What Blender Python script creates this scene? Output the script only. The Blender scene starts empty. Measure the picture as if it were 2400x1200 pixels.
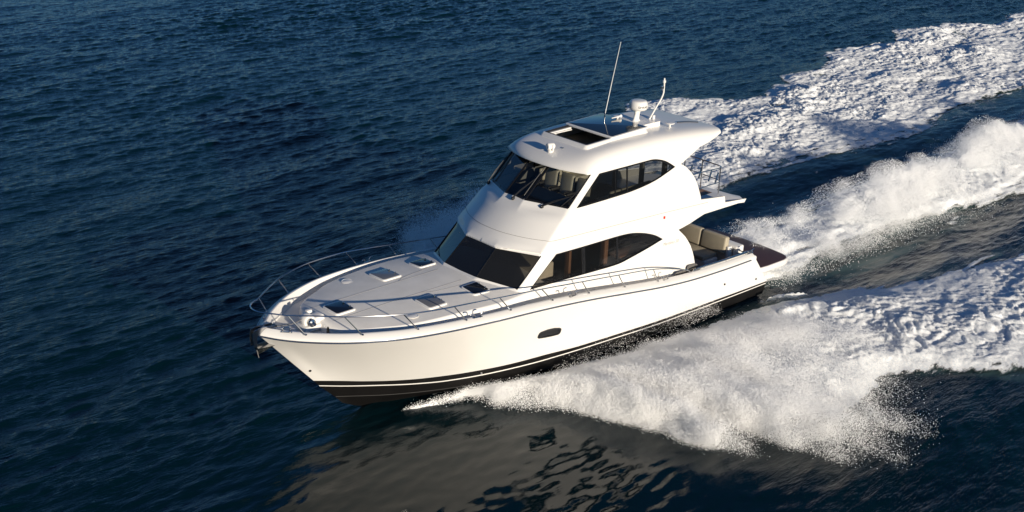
import bpy, bmesh, math
import numpy as np
from mathutils import Vector, Matrix, geometry

SC = bpy.context.scene
COL = SC.collection
R = math.radians

# ------------------------------------------------------------------ camera, sky, sun
CAM_POS = (32.42211734, 23.99788117, 15.91116367)
YAW, PITCH, ROLL, FPX = R(226.41487278), R(21.86572752), R(2.1867283), 2816.94

def make_camera():
    fw = Vector((math.cos(YAW) * math.cos(PITCH), math.sin(YAW) * math.cos(PITCH), -math.sin(PITCH)))
    r = fw.cross(Vector((0, 0, 1))).normalized()
    u = r.cross(fw)
    r2 = r * math.cos(ROLL) + u * math.sin(ROLL)
    u2 = -r * math.sin(ROLL) + u * math.cos(ROLL)
    cd = bpy.data.cameras.new("camera")
    cd.sensor_width = 36
    cd.lens = FPX / 2400 * 36
    cd.clip_start = 0.5
    cd.clip_end = 9000
    co = bpy.data.objects.new("camera", cd)
    COL.objects.link(co)
    m = Matrix((r2, u2, -fw)).transposed().to_4x4()
    m.translation = Vector(CAM_POS)
    co.matrix_world = m
    SC.camera = co

make_camera()
SUN_AZ, SUN_EL = R(82), R(12.5)
wd = bpy.data.worlds.new("World")
SC.world = wd
wd.use_nodes = True
nt = wd.node_tree
sky = nt.nodes.new("ShaderNodeTexSky")
sky.sky_type = 'NISHITA'
sky.sun_disc = False
sky.sun_elevation = SUN_EL
sky.dust_density = 0.0
sky.ozone_density = 7.0
sky.sun_rotation = math.pi / 2 - SUN_AZ
bgn = nt.nodes["Background"]
bgn.inputs[1].default_value = 0.063
nt.links.new(sky.outputs[0], bgn.inputs[0])
sl = bpy.data.lights.new("sun", 'SUN')
sl.energy = 4.9
sl.angle = R(0.5)
sl.color = (1.0, 0.89, 0.73)
so = bpy.data.objects.new("sun", sl)
COL.objects.link(so)
sd = Vector((math.cos(SUN_AZ) * math.cos(SUN_EL), math.sin(SUN_AZ) * math.cos(SUN_EL), math.sin(SUN_EL)))
so.rotation_euler = sd.to_track_quat('Z', 'Y').to_euler()
so.location = sd * 60
SC.view_settings.view_transform = 'Standard'
SC.view_settings.look = 'None'
SC.view_settings.exposure = 0.2
SC.view_settings.gamma = 1.0
SC.cycles.max_bounces = 14
SC.cycles.diffuse_bounces = 8
SC.cycles.volume_bounces = 4
SC.cycles.volume_step_rate = 2.0
SC.cycles.transparent_max_bounces = 24
SC.cycles.caustics_reflective = False
SC.cycles.caustics_refractive = False
WATER_Z = -0.5

# ------------------------------------------------------------------ small maths
def lerp(a, b, t): return a + (b - a) * t
def sm(a, b, x):
    t = np.clip((np.asarray(x, float) - a) / (b - a), 0, 1)
    return t * t * (3 - 2 * t)

def pchip(xs, ys, x):
    xs = np.asarray(xs, float); ys = np.asarray(ys, float); x = np.asarray(x, float)
    if xs[0] > xs[-1]: xs, ys = xs[::-1], ys[::-1]
    h = np.diff(xs); d = np.diff(ys) / h
    m = np.zeros_like(ys)
    m[0], m[-1] = d[0], d[-1]
    for i in range(1, len(xs) - 1):
        if d[i - 1] * d[i] > 0:
            w1, w2 = 2 * h[i] + h[i - 1], h[i] + 2 * h[i - 1]
            m[i] = (w1 + w2) / (w1 / d[i - 1] + w2 / d[i])
    i = np.clip(np.searchsorted(xs, x) - 1, 0, len(xs) - 2)
    t = np.clip((x - xs[i]) / h[i], 0, 1)
    return ((1 + 2 * t) * (1 - t) ** 2 * ys[i] + t * (1 - t) ** 2 * h[i] * m[i]
            + t * t * (3 - 2 * t) * ys[i + 1] + t * t * (t - 1) * h[i] * m[i + 1])

class VNoise:
    """tileable value noise on a lattice, 2-D or 3-D"""
    def __init__(self, seed, n=64, dim=2):
        self.n = n; self.dim = dim
        self.t = np.random.default_rng(seed).random((n,) * dim).astype(np.float32) * 2 - 1
    def at(self, *p):
        n = self.n
        ii, ff = [], []
        for c in p:
            i = np.floor(c).astype(np.int64); f = (c - i).astype(np.float32)
            ii.append((i % n, (i + 1) % n)); ff.append(f * f * (3 - 2 * f))
        if self.dim == 2:
            t = self.t
            a = lerp(t[ii[0][0], ii[1][0]], t[ii[0][1], ii[1][0]], ff[0])
            b = lerp(t[ii[0][0], ii[1][1]], t[ii[0][1], ii[1][1]], ff[0])
            return lerp(a, b, ff[1])
        t = self.t; o = []
        for k in (0, 1):
            a = lerp(t[ii[0][0], ii[1][0], ii[2][k]], t[ii[0][1], ii[1][0], ii[2][k]], ff[0])
            b = lerp(t[ii[0][0], ii[1][1], ii[2][k]], t[ii[0][1], ii[1][1], ii[2][k]], ff[0])
            o.append(lerp(a, b, ff[1]))
        return lerp(o[0], o[1], ff[2])
    def fbm(self, *p, octs=4, gain=0.5, lac=2.03):
        s = 0; a = 1.0; f = 1.0; w = 0
        for k in range(octs):
            s = s + a * self.at(*[c * f + 17.3 * k for c in p]); w += a
            a *= gain; f *= lac
        return s / w

# ------------------------------------------------------------------ materials
def new_mat(name):
    m = bpy.data.materials.new(name)
    m.use_nodes = True
    return m, m.node_tree, m.node_tree.nodes["Principled BSDF"]

def noise_node(t, scale, detail=4, rough=0.55, vec=None):
    n = t.nodes.new("ShaderNodeTexNoise")
    n.inputs["Scale"].default_value = scale
    n.inputs["Detail"].default_value = detail
    n.inputs["Roughness"].default_value = rough
    if vec is None:
        g = t.nodes.new("ShaderNodeTexCoord")
        vec = g.outputs["Object"]
    t.links.new(vec, n.inputs["Vector"])
    return n

def ramp(t, src, stops):
    r = t.nodes.new("ShaderNodeValToRGB")
    e = r.color_ramp.elements
    while len(e) < len(stops): e.new(0.5)
    for k, (p, c) in enumerate(stops):
        e[k].position = p
        e[k].color = (c, c, c, 1) if np.isscalar(c) else (*c, 1)
    t.links.new(src, r.inputs[0])
    return r

def paint(name, col, rough=0.3, metal=0.0, coat=0.0, var=0.05, scale=2.0, bump=0.0, bscale=200):
    m, t, b = new_mat(name)
    n = noise_node(t, scale, 5)
    c = np.array(col)
    rp = ramp(t, n.outputs["Fac"], [(0.3, tuple(c * (1 - var))), (0.7, tuple(np.minimum(c * (1 + var), 1)))])
    t.links.new(rp.outputs[0], b.inputs["Base Color"])
    b.inputs["Roughness"].default_value = rough
    b.inputs["Metallic"].default_value = metal
    b.inputs["Coat Weight"].default_value = coat
    b.inputs["Coat Roughness"].default_value = 0.08
    if bump:
        n2 = noise_node(t, bscale, 3)
        bp = t.nodes.new("ShaderNodeBump")
        bp.inputs["Strength"].default_value = bump
        bp.inputs["Distance"].default_value = 0.003
        t.links.new(n2.outputs["Fac"], bp.inputs["Height"])
        t.links.new(bp.outputs[0], b.inputs["Normal"])
    return m

def wood(name, a, b_, plank=9.0, along=0):
    m, t, b = new_mat(name)
    g = t.nodes.new("ShaderNodeTexCoord")
    mp = t.nodes.new("ShaderNodeMapping")
    mp.inputs["Scale"].default_value = (1.2, 14, 4) if along == 0 else (14, 1.2, 4)
    t.links.new(g.outputs["Object"], mp.inputs[0])
    n = noise_node(t, 3.0, 6, 0.6, mp.outputs[0])
    rp = ramp(t, n.outputs["Fac"], [(0.3, a), (0.72, b_)])
    w = t.nodes.new("ShaderNodeTexWave")
    w.wave_type = 'BANDS'
    w.bands_direction = 'Y' if along == 0 else 'X'
    w.inputs["Scale"].default_value = plank
    t.links.new(g.outputs["Object"], w.inputs["Vector"])
    cr = ramp(t, w.outputs["Fac"], [(0.0, 0.25), (0.06, 1.0)])
    mx = t.nodes.new("ShaderNodeMixRGB"); mx.blend_type = 'MULTIPLY'; mx.inputs[0].default_value = 1
    t.links.new(rp.outputs[0], mx.inputs[1]); t.links.new(cr.outputs[0], mx.inputs[2])
    t.links.new(mx.outputs[0], b.inputs["Base Color"])
    b.inputs["Roughness"].default_value = 0.55
    return m

def glass(name, tint, trans, rough=0.02):
    """thin tinted pane: part passes straight through, the rest is dark, both under a clear reflection"""
    m, t, b = new_mat(name)
    b.inputs["Base Color"].default_value = (*[c * 0.15 for c in tint], 1)
    b.inputs["Roughness"].default_value = rough
    b.inputs["IOR"].default_value = 1.5
    tr = t.nodes.new("ShaderNodeBsdfTransparent")
    tr.inputs[0].default_value = (*tint, 1)
    gl = t.nodes.new("ShaderNodeBsdfGlossy")
    gl.inputs["Roughness"].default_value = rough
    fr = t.nodes.new("ShaderNodeFresnel"); fr.inputs[0].default_value = 1.5
    m1 = t.nodes.new("ShaderNodeMixShader"); m1.inputs[0].default_value = trans
    m2 = t.nodes.new("ShaderNodeMixShader")
    out = t.nodes["Material Output"]
    t.links.new(b.outputs[0], m1.inputs[1]); t.links.new(tr.outputs[0], m1.inputs[2])
    t.links.new(fr.outputs[0], m2.inputs[0])
    t.links.new(m1.outputs[0], m2.inputs[1]); t.links.new(gl.outputs[0], m2.inputs[2])
    t.links.new(m2.outputs[0], out.inputs[0])
    return m

M = {}
M['gel'] = paint("white_gelcoat", (0.79, 0.77, 0.735), 0.28, coat=0.25, var=0.012, scale=0.8)
M['nonskid'] = paint("nonskid_deck", (0.84, 0.81, 0.755), 0.65, var=0.07, scale=1.6, bump=0.6, bscale=160)
M['anti'] = paint("black_antifouling", (0.006, 0.0055, 0.0055), 0.5, var=0.3, scale=1.5)
M['anti'].node_tree.nodes['Principled BSDF'].inputs['Specular IOR Level'].default_value = .3
M['steel'] = paint("stainless_steel", (0.62, 0.61, 0.60), 0.16, metal=1.0, var=0.03)
M['rub'] = paint("rub_rail_grey", (0.10, 0.12, 0.16), 0.3, metal=0.6, var=0.1)
M['black'] = paint("black_rubber", (0.012, 0.012, 0.013), 0.4, var=0.2)
M['frame'] = paint("black_window_frame", (0.010, 0.010, 0.011), 0.25, var=0.2)
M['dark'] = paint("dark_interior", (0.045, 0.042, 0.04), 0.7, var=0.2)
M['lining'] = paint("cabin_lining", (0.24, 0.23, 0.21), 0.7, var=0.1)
M['leather'] = paint("beige_leather", (0.62, 0.55, 0.43), 0.45, var=0.06, scale=5, bump=0.25, bscale=60)
M['leather3'] = paint("shaded_beige_leather", (0.40, 0.35, 0.26), 0.5, var=0.06, scale=5, bump=0.25, bscale=60)  # cockpit lounge leather, its shadow tone mixed into a duller beige
M['leather2'] = paint("dark_leather", (0.05, 0.045, 0.04), 0.5, var=0.1)
M['teak'] = wood("teak_planks", (0.27, 0.15, 0.09), (0.40, 0.24, 0.15), 10)
M['teakdark'] = wood("shaded_teak_planks", (0.05, 0.028, 0.032), (0.085, 0.045, 0.046), 5.2, along=1)  # swim platform teak, the shade on it put into a darker colour
M['cherry'] = wood("cherry_joinery", (0.16, 0.08, 0.045), (0.22, 0.115, 0.065), 2)
M['seam'] = paint("seam_grey", (0.30, 0.29, 0.275), 0.5, var=0.03)
M['red'] = paint("red_lens", (0.75, 0.03, 0.015), 0.15, var=0.05)
M['ink'] = paint("dark_lettering", (0.05, 0.05, 0.06), 0.4, var=0.05)
M['inklt'] = paint("grey_lettering", (0.36, 0.35, 0.33), 0.4, var=0.05)
M['glass_dark'] = glass("dark_cabin_glass", (0.30, 0.30, 0.29), 0.75)
M['glass_side'] = glass("tinted_side_glass", (0.58, 0.57, 0.55), 0.94)
M['glass_bridge'] = glass("bridge_side_glass", (0.36, 0.37, 0.36), 0.92)
M['glass_front'] = glass("bridge_front_glass", (0.80, 0.84, 0.85), 0.98)
M['hatchglass'] = paint("smoked_acrylic", (0.008, 0.009, 0.012), 0.10, var=0.1)
M['hatchgrey'] = paint("grey_acrylic", (0.15, 0.15, 0.155), 0.12, var=0.1, coat=0.4)
M['sunglass'] = paint("sunroof_tinted_glass", (0.012, 0.02, 0.03), 0.05, var=0.1, coat=0.5)
M['rope'] = paint("galvanised_chain", (0.4, 0.39, 0.37), 0.4, metal=0.8, var=0.2, scale=30)
M['mesh'] = paint("grey_door_panel", (0.11, 0.105, 0.10), 0.5, var=0.15, scale=20)

# ------------------------------------------------------------------ mesh building
class MB:
    def __init__(self):
        self.v = []; self.f = []; self.mi = []
    def add(self, verts, faces, mi=0):
        o = len(self.v)
        self.v += [tuple(map(float, p)) for p in verts]
        self.f += [tuple(int(i) + o for i in f) for f in faces]
        self.mi += [mi] * len(faces)
        return self
    def grid(self, P, mi=0, closed=False, flip=False):
        P = np.asarray(P, float); a, b = P.shape[:2]
        fs = []
        for i in range(a - 1):
            for j in range(b if closed else b - 1):
                j2 = (j + 1) % b
                q = (i * b + j, (i + 1) * b + j, (i + 1) * b + j2, i * b + j2)
                fs.append(q[::-1] if flip else q)
        return self.add(P.reshape(-1, 3), fs, mi)
    def tube(self, pts, r, n=8, cap=True, mi=0):
        P = np.asarray(pts, float); k = len(P)
        rr = np.full(k, r) if np.isscalar(r) else np.asarray(r, float)
        T = np.gradient(P, axis=0); T /= np.linalg.norm(T, axis=1)[:, None] + 1e-12
        up = np.array([0, 0, 1.0]) if abs(T[0][2]) < 0.9 else np.array([1.0, 0, 0])
        a = np.cross(T[0], up); a /= np.linalg.norm(a)
        rows = []
        for i in range(k):
            a = a - T[i] * (a @ T[i]); a /= np.linalg.norm(a)
            b = np.cross(T[i], a)
            th = np.linspace(0, 2 * np.pi, n, endpoint=False)
            rows.append(P[i] + rr[i] * (np.cos(th)[:, None] * a + np.sin(th)[:, None] * b))
        self.grid(rows, mi, closed=True)
        if cap:
            o = len(self.v) - k * n
            self.f += [tuple(o + j for j in range(n)), tuple(o + (k - 1) * n + j for j in range(n))[::-1]]
            self.mi += [mi, mi]
        return self
    def lathe(self, prof, c=(0, 0, 0), n=24, mi=0, mat=None):
        rows = []
        for r, z in prof:
            th = np.linspace(0, 2 * np.pi, n, endpoint=False)
            rows.append(np.stack([np.cos(th) * r, np.sin(th) * r, 0 * th + z], 1))
        P = np.array(rows)
        if mat is not None: P = P @ np.array(mat).T
        P = P + np.array(c)
        self.grid(P, mi, closed=True, flip=True)
        o = len(self.v) - len(prof) * n
        if prof[0][0] > 1e-6: self.f.append(tuple(o + j for j in range(n))[::-1]); self.mi.append(mi)
        if prof[-1][0] > 1e-6: self.f.append(tuple(o + (len(prof) - 1) * n + j for j in range(n))); self.mi.append(mi)
        return self
    def box(self, c, s, bevel=0.02, rz=0.0, ry=0.0, rx=0.0, seg=3, mi=0):
        bm = bmesh.new()
        bmesh.ops.create_cube(bm, size=1)
        for v in bm.verts: v.co = Vector((v.co.x * s[0], v.co.y * s[1], v.co.z * s[2]))
        if bevel > 0:
            bmesh.ops.bevel(bm, geom=bm.edges[:], offset=min(bevel, 0.49 * min(s)), segments=seg, profile=0.5, affect='EDGES')
        mm = Matrix.Rotation(rz, 3, 'Z') @ Matrix.Rotation(ry, 3, 'Y') @ Matrix.Rotation(rx, 3, 'X')
        bm.verts.index_update()
        vs = [mm @ v.co + Vector(c) for v in bm.verts]
        fs = [[v.index for v in f.verts] for f in bm.faces]
        bm.free()
        return self.add(vs, fs, mi)
    def prism(self, poly, z0, z1, bevel=0.0, mi=0):
        """plan outline (ccw) between two heights, with a softened top edge"""
        p = np.asarray(poly, float); n = len(p)
        zz0 = z0 if not np.isscalar(z0) else np.full(n, z0); zz1 = z1 if not np.isscalar(z1) else np.full(n, z1)
        rows = [np.c_[p, zz0]]
        if bevel > 0:
            for a in np.linspace(0, np.pi / 2, 4):
                q = inset(p, bevel * (1 - np.cos(a)))
                rows.append(np.c_[q, zz1 - bevel + bevel * np.sin(a)])
        else: rows.append(np.c_[p, zz1])
        self.grid(np.array(rows), mi, closed=True, flip=True)
        o = len(self.v) - len(rows) * n
        self.f += [tuple(o + j for j in range(n))[::-1], tuple(o + (len(rows) - 1) * n + j for j in range(n))]
        self.mi += [mi, mi]
        return self
    def build(self, name, mats, parent=None, smooth=True, angle=35, mirror=False, label=None):
        me = bpy.data.meshes.new(name)
        me.from_pydata(self.v, [], self.f)
        if not isinstance(mats, (list, tuple)): mats = [mats]
        for m in mats: me.materials.append(m)
        me.polygons.foreach_set("material_index", np.array(self.mi, dtype=np.int32))
        if smooth:
            me.shade_smooth()
            me.set_sharp_from_angle(angle=R(angle))
        me.update()
        o = bpy.data.objects.new(name, me)
        COL.objects.link(o)
        if parent: o.parent = parent
        if label: o['label'] = label
        return o

def inset(p, d):
    """move a closed ccw polygon's edges inwards by d"""
    p = np.asarray(p, float)
    a = np.roll(p, 1, 0); b = np.roll(p, -1, 0)
    e1 = p - a; e2 = b - p
    e1 /= np.linalg.norm(e1, axis=1)[:, None] + 1e-12; e2 /= np.linalg.norm(e2, axis=1)[:, None] + 1e-12
    n1 = np.c_[-e1[:, 1], e1[:, 0]]; n2 = np.c_[-e2[:, 1], e2[:, 0]]
    m = n1 + n2
    m /= np.maximum(np.sum(m * m, 1) / 2, 0.35)[:, None]
    return p + m * d

def round_rect(cx, cy, lx, ly, r, n=5):
    o = []
    for sx, sy, a0 in ((1, 1, 0), (-1, 1, 90), (-1, -1, 180), (1, -1, 270)):
        for a in np.linspace(R(a0), R(a0 + 90), n):
            o.append((cx + sx * (lx / 2 - r) + r * math.cos(a), cy + sy * (ly / 2 - r) + r * math.sin(a)))
    return np.array(o)

def mir(P):
    return np.asarray(P, float) * np.array([1, -1, 1])

def smooth_path(pts, n=60):
    P = np.asarray(pts, float)
    d = np.r_[0, np.cumsum(np.linalg.norm(np.diff(P, axis=0), axis=1))]
    s = np.linspace(0, d[-1], n)
    return np.stack([pchip(d, P[:, k], s) for k in range(3)], 1)

def tag(o, label, cat=None, kind=None, group=None):
    if label: o['label'] = label
    if cat: o['category'] = cat
    if kind: o['kind'] = kind
    if group: o['group'] = group
    return o

YACHT = bpy.data.objects.new("motor_yacht", None)
COL.objects.link(YACHT)
YACHT.location = (0, 0, 0)
tag(YACHT, "white flybridge motor yacht with dark windows and black bottom speeding across the sea", "yacht")
W_ = lambda name, mb, mats, parent=YACHT, **k: mb.build(name, mats, parent, **k)

# ------------------------------------------------------------------ hull
RX = [-2, .4, 2, 5, 9, 12, 13.46, 14.9, 16.28, 17.44, 18, 18.26]
RY = [2.3, 2.42, 2.52, 2.62, 2.68, 2.66, 2.56, 2.33, 1.82, 1.02, .45, .10]
ZX = [.3, .63, 4.01, 5.52, 7.13, 8.94, 11.07, 12.61, 13.79, 14.74, 15.57, 16.22, 16.81, 17.37, 17.87, 18.26]
ZZ = [1.06, 1.08, 1.28, 1.44, 1.68, 1.95, 2.19, 2.31, 2.38, 2.43, 2.47, 2.50, 2.52, 2.545, 2.575, 2.62]
def rub(x): return np.stack([x, pchip(RX, RY, x), pchip(ZX, ZZ, x)], -1)
def curve(tbl):
    a = np.array(tbl)
    return lambda x: np.stack([x, pchip(a[:, 0], a[:, 1], x), pchip(a[:, 0], a[:, 2], x)], -1)
boot = curve([(16.66, .0, .80), (16, .30, .70), (15.45, .55, .61), (14.67, .91, .52), (13.84, 1.25, .46), (12.66, 1.68, .43),
              (11.36, 2.03, .42), (10.49, 2.18, .42), (8.92, 2.36, .36), (7.11, 2.42, .28), (5.17, 2.46, .2), (2, 2.46, .12), (-.25, 2.42, .04)])
pin = curve([(16.5, .0, .61), (15.9, .29, .52), (15.13, .65, .43), (14.09, 1.1, .32), (13.23, 1.44, .27), (11.84, 1.85, .245), (10.05, 2.18, .23), (7.97, 2.34, .185),
             (5.1, 2.42, .08), (2, 2.44, .03), (-.22, 2.40, -.03)])
chine = curve([(16.0, 0, .1), (14.5, .75, -.02), (13, 1.35, -.08), (11, 1.92, -.12), (9, 2.18, -.18), (5, 2.36, -.3), (2, 2.38, -.36), (-.15, 2.36, -.42)])
keel = curve([(15.75, 0, -.18), (15.3, 0, -.42), (14.79, 0, -.60), (14, 0, -.85), (12, 0, -1.1), (8, 0, -1.3), (-.1, 0, -1.3)])
NS = 90
S_ = 1 - (1 - np.linspace(0, 1, NS)) ** 1.5
def row(f, x0, x1): return f(x0 + (x1 - x0) * S_)
r_rub, r_boot = row(rub, .60, 18.26), row(boot, -.25, 16.66)
r_pin, r_ch, r_keel = row(pin, -.22, 16.5), row(chine, -.15, 16.0), row(keel, -.1, 15.75)
def mid(a, b, v, bulge=0.0):
    p = lerp(a, b, v)
    fl = sm(0.45, 0.95, S_) * (1 - sm(0.975, 1.0, S_))
    p[:, 1] -= bulge * math.sin(math.pi * v) * fl
    p[:, 0] += 0.10 * math.sin(math.pi * v) * (1 - sm(0, .02, S_)) * 0
    return p
topsides = [r_rub] + [mid(r_rub, r_boot, v, 0.07) for v in np.linspace(0, 1, 12)[1:-1]] + [r_boot]
pin2 = lerp(r_pin, r_ch, 0.05)
pin2[:, 2] = np.minimum(pin2[:, 2], r_pin[:, 2] - 0.035)
mb = MB()
def both(rows, mi):
    P = np.array(rows)
    mb.grid(P, mi, flip=False)
    mb.grid(mir(P), mi, flip=True)
both(topsides, 0)
both([r_boot, lerp(r_boot, r_pin, .5), r_pin], 1)
both([r_pin + [0, .002, 0], pin2 + [0, .002, 0]], 0)
both([pin2, lerp(pin2, r_ch, .5), r_ch], 1)
both([r_ch, lerp(r_ch, r_keel, .33), lerp(r_ch, r_keel, .66), r_keel], 1)
# stem and transom closures
for rows, mi in ((topsides, 0), ([r_boot, r_pin], 1)):
    P = np.array([[r[-1], mir(r[-1])] for r in rows])
    mb.grid(P, mi, flip=False)
for rows, mi in ((topsides, 0), ([r_boot, r_pin, r_ch, r_keel], 1)):
    P = np.array([[r[0], mir(r[0])] for r in rows])
    mb.grid(P, mi, flip=True)
HULL = W_("hull", mb, [M['gel'], M['anti']])

def plan_normal(P):
    t = np.gradient(P[:, :2], axis=0); t /= np.linalg.norm(t, axis=1)[:, None]
    n = np.c_[-t[:, 1], t[:, 0]]
    n[n[:, 1] < 0] *= 1
    n = n * np.sign(n[:, 1:2] + 1e-9)
    w = sm(0.975, 1.0, S_)[:, None]
    n = n * (1 - w) + np.array([[1.0, 0.0]]) * w
    return n / np.linalg.norm(n, axis=1)[:, None]
N_ = plan_normal(r_rub)
def off(base, d, dz):
    p = base.copy(); p[:, :2] -= N_ * d; p[:, 2] += dz
    p[:, 1] = np.maximum(p[:, 1], 0.02)
    return p
cap_prof = [(0.0, 0.0), (0.008, .04), (.035, .075), (.075, .107), (.12, .137), (.165, .160), (.205, .172), (.232, .165), (.25, .135), (.262, .08), (.28, -.02), (.30, -.14)]
caps = [off(r_rub, d, dz) for d, dz in cap_prof]
x_in = caps[-1][:, 0]
cock = 1 - sm(3.2, 3.9, x_in)
deckz = caps[-1][:, 2].copy()
caps[-1][:, 2] = lerp(deckz, 0.42, cock)
mb = MB()
both(caps, 0)
P = np.array([[r[-1], mir(r[-1])] for r in caps]); mb.grid(P, 0)
P = np.array([[r[0], lerp(r[0], mir(r[0]), .001)] for r in caps])
# aft ends of the bulwark, closed down to the cockpit floor
for s in (1, -1):
    pr = [c[0] * np.array([1, s, 1]) for c in caps]
    mb.add(pr, [tuple(range(len(pr)))[::s]], 0)
W_("bulwark", mb, M['gel'])
# rub rails: one grey moulding each side
for s in (1, -1):
    m_ = MB()
    q = off(r_rub, -.012, .005) * np.array([1, s, 1])
    m_.tube(q[1:], 0.022, 8)
    o = W_("rub_rail", m_, M['rub'], HULL)
    m_ = MB(); q = off(r_rub, -.03, .010) * np.array([1, s, 1]); m_.tube(q[1:], 0.010, 6)
    W_("steel_strip", m_, M['steel'], HULL)
# chine spray rail near the stem
for s in (1, -1):
    m_ = MB(); q = (r_ch * 1.0); q[:, 1] += .01
    m_.tube((q * np.array([1, s, 1]))[20:-1], 0.014, 6)
    W_("spray_rail", m_, M['anti'], HULL)

def on_topside(x, z):
    """y of the port topside at x, z"""
    lo, hi = 0.0, 1.0
    zz = np.array([np.interp(x, t[:, 0], t[:, 2]) for t in topsides]); yy = np.array([np.interp(x, t[:, 0], t[:, 1]) for t in topsides])
    return float(np.interp(z, zz[::-1], yy[::-1]))
for s in (1, -1):
    cs = [(10.745, 1.17), (10.76, 1.25), (10.74, 1.335), (10.69, 1.37), (10.45, 1.39), (10.2, 1.37), (9.98, 1.31), (9.915, 1.265), (9.895, 1.18), (9.915, 1.095), (9.98, 1.065), (10.2, 1.075), (10.45, 1.10), (10.69, 1.135)]
    cs = cs[::-1]
    ring = np.array([(x, on_topside(x, z), z) for x, z in cs])
    inn = np.array([(x, on_topside(x, z), z) for x, z in inset(np.array(cs)[::-1], .035)[::-1]])
    m_ = MB(); rows = [ring + [0, .004, 0], ring + [0, .014, 0], inn + [0, .014, 0], inn + [0, -.03, 0]]
    m_.grid(np.array(rows) * np.array([1, s, 1]), 0, closed=True, flip=(s < 0))
    ph = W_("porthole", m_, M['black'], HULL)
    m_ = MB(); q = (inn + [0, .006, 0]) * np.array([1, s, 1]); m_.add(q, [tuple(range(len(q)))[::-s]])
    W_("porthole_glass", m_, M['hatchglass'], HULL, smooth=False)
    for x, z in ((16.85, 1.22), (2.3, .62), (.45, .30), (12.3, .32)):
        m_ = MB(); y = on_topside(x, max(z, .42)) if z > .42 else float(boot(np.array([x]))[0, 1])
        m_.lathe([(.0, .02), (.03, .02), (.04, .0)], (0, 0, 0), 12, mat=[[1, 0, 0], [0, 0, s], [0, 1, 0]])
        for k in range(len(m_.v)): m_.v[k] = (m_.v[k][0] + x, m_.v[k][1] + s * (y + .004), m_.v[k][2] + z)
        W_("through_hull_fitting", m_, M['steel'] if z < .35 and x > 10 else M['black'], HULL)

# ------------------------------------------------------------------ decks
iz = caps[-1].copy(); iz[:, 2] = deckz
mb = MB()
k0 = int(np.searchsorted(iz[:, 0], 3.3))
rows = [np.stack([iz[k0:, 0], iz[k0:, 1] * f, iz[k0:, 2]], 1) for f in (1, .6, .2, -.2, -.6, -1)]
mb.grid(np.array(rows), 0)
W_("side_deck", mb, M['nonskid'])
mb = MB()
mb.box((1.95, 0, .40), (3.5, 4.7, .06), .01)
W_("cockpit_floor", mb, M['teak'])

# raised foredeck trunk
TX = [10.0, 11.0, 12.2, 13.6, 14.9, 15.45, 16.2, 16.42, 16.55]
TY = [1.97, 2.04, 2.13, 2.02, 1.78, 1.53, 1.13, .92, .62]
def trunk_z(x, f): return 2.655 - .085 * f ** 2 - 0.10 * sm(13.5, 11.0, x) * f ** 2
xs = np.r_[np.linspace(10.0, 16.2, 50), np.linspace(16.24, 16.55, 8)]
ty = pchip(TX, TY, xs)
mb = MB()
fr = np.linspace(-1, 1, 21)
top = np.array([[(x, f * (t - .05), trunk_z(x, f)) for f in fr] for x, t in zip(xs, ty)])
mb.grid(top, 0, flip=True)
for s in (1, -1):
    e = top[:, -1 if s > 0 else 0]
    a1 = e + np.array([0, s * .035, -.012]); a2 = e + np.array([0, s * .055, -.05]); a3 = e + np.array([0, s * .10, -.45])
    mb.grid(np.array([e, a1, a2, a3]), 1, flip=(s < 0))
f0 = top[-1]; f1 = f0 + [.04, 0, -.02]; f2 = f0 + [.055, 0, -.06]; f3 = f0 + [.10, 0, -.5]
f1[:, 1] *= 1.02; f2[:, 1] *= 1.03; f3[:, 1] *= 1.05
mb.grid(np.array([f0, f1, f2, f3]), 1, flip=False)
TRUNK = W_("foredeck", mb, [M['nonskid'], M['gel']], angle=50)
def tz(x, y):
    t = float(pchip(TX, TY, np.array([x]))[0]) - .05
    return float(trunk_z(x, y / t))
def deck_line(name, pts, r=.007):
    m_ = MB(); q = smooth_path([(x, y, tz(x, y) + .001) for x, y in pts], 24); m_.tube(q, r, 4)
    W_(name, m_, M['seam'], TRUNK)
for s in (1, -1):
    deck_line("deck_seam", [(16.35, .50 * s), (15.45, .49 * s), (14.0, .49 * s), (12.0, .50 * s)])
    deck_line("deck_seam", [(13.45, .49 * s), (13.15, .64 * s), (12.2, .76 * s)])
    m_ = MB(); c = (14.5, 1.46 * s)
    m_.lathe([(.0, .012), (.12, .012), (.135, .006), (.155, .014), (.17, 0)], (c[0], c[1], tz(*c)), 28)
    W_("deck_plate", m_, M['gel'], TRUNK)

def hatch(x, y, l, w, mat, open_, label):
    z = tz(x, y)
    dz_y = (tz(x, y + .1) - tz(x, y - .1)) / .2
    e = bpy.data.objects.new("deck_hatch", None); COL.objects.link(e); e.parent = YACHT
    e.location = (x, y, z); e.rotation_euler = (math.atan(dz_y), 0, 0)
    if label: e['label'] = label
    m_ = MB(); m_.prism(round_rect(0, 0, l, w, .09), -.03, .038, .018); W_("hatch_frame", m_, M['gel'], e)
    m_ = MB(); m_.prism(round_rect(0.0, 0, l - .09, w - .10, .055), .02, .046, .005); W_("hatch_glass", m_, mat, e)
    for s in (1, -1):
        m_ = MB(); m_.box((-l / 2 + .08, s * .14, .065), (.06, .035, .03), .01); W_("hatch_latch", m_, M['steel'], e)
hatch(15.80, 0, .64, .70, M['hatchglass'], 0, "dark square deck hatch on the centreline near the bow")
hatch(13.60, 1.12, .64, .72, M['hatchgrey'], 0, "grey tinted deck hatch on the port side of the foredeck")
hatch(13.45, -1.10, .66, .76, M['hatchgrey'], 0, "pale grey deck hatch on the starboard side of the foredeck")
hatch(12.05, 1.18, .62, .62, M['hatchglass'], 0, "dark deck hatch beside the port side windscreen corner")
hatch(12.05, -1.18, .62, .62, M['hatchglass'], 0, "deck hatch at the foot of the starboard windscreen pane")

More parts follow.
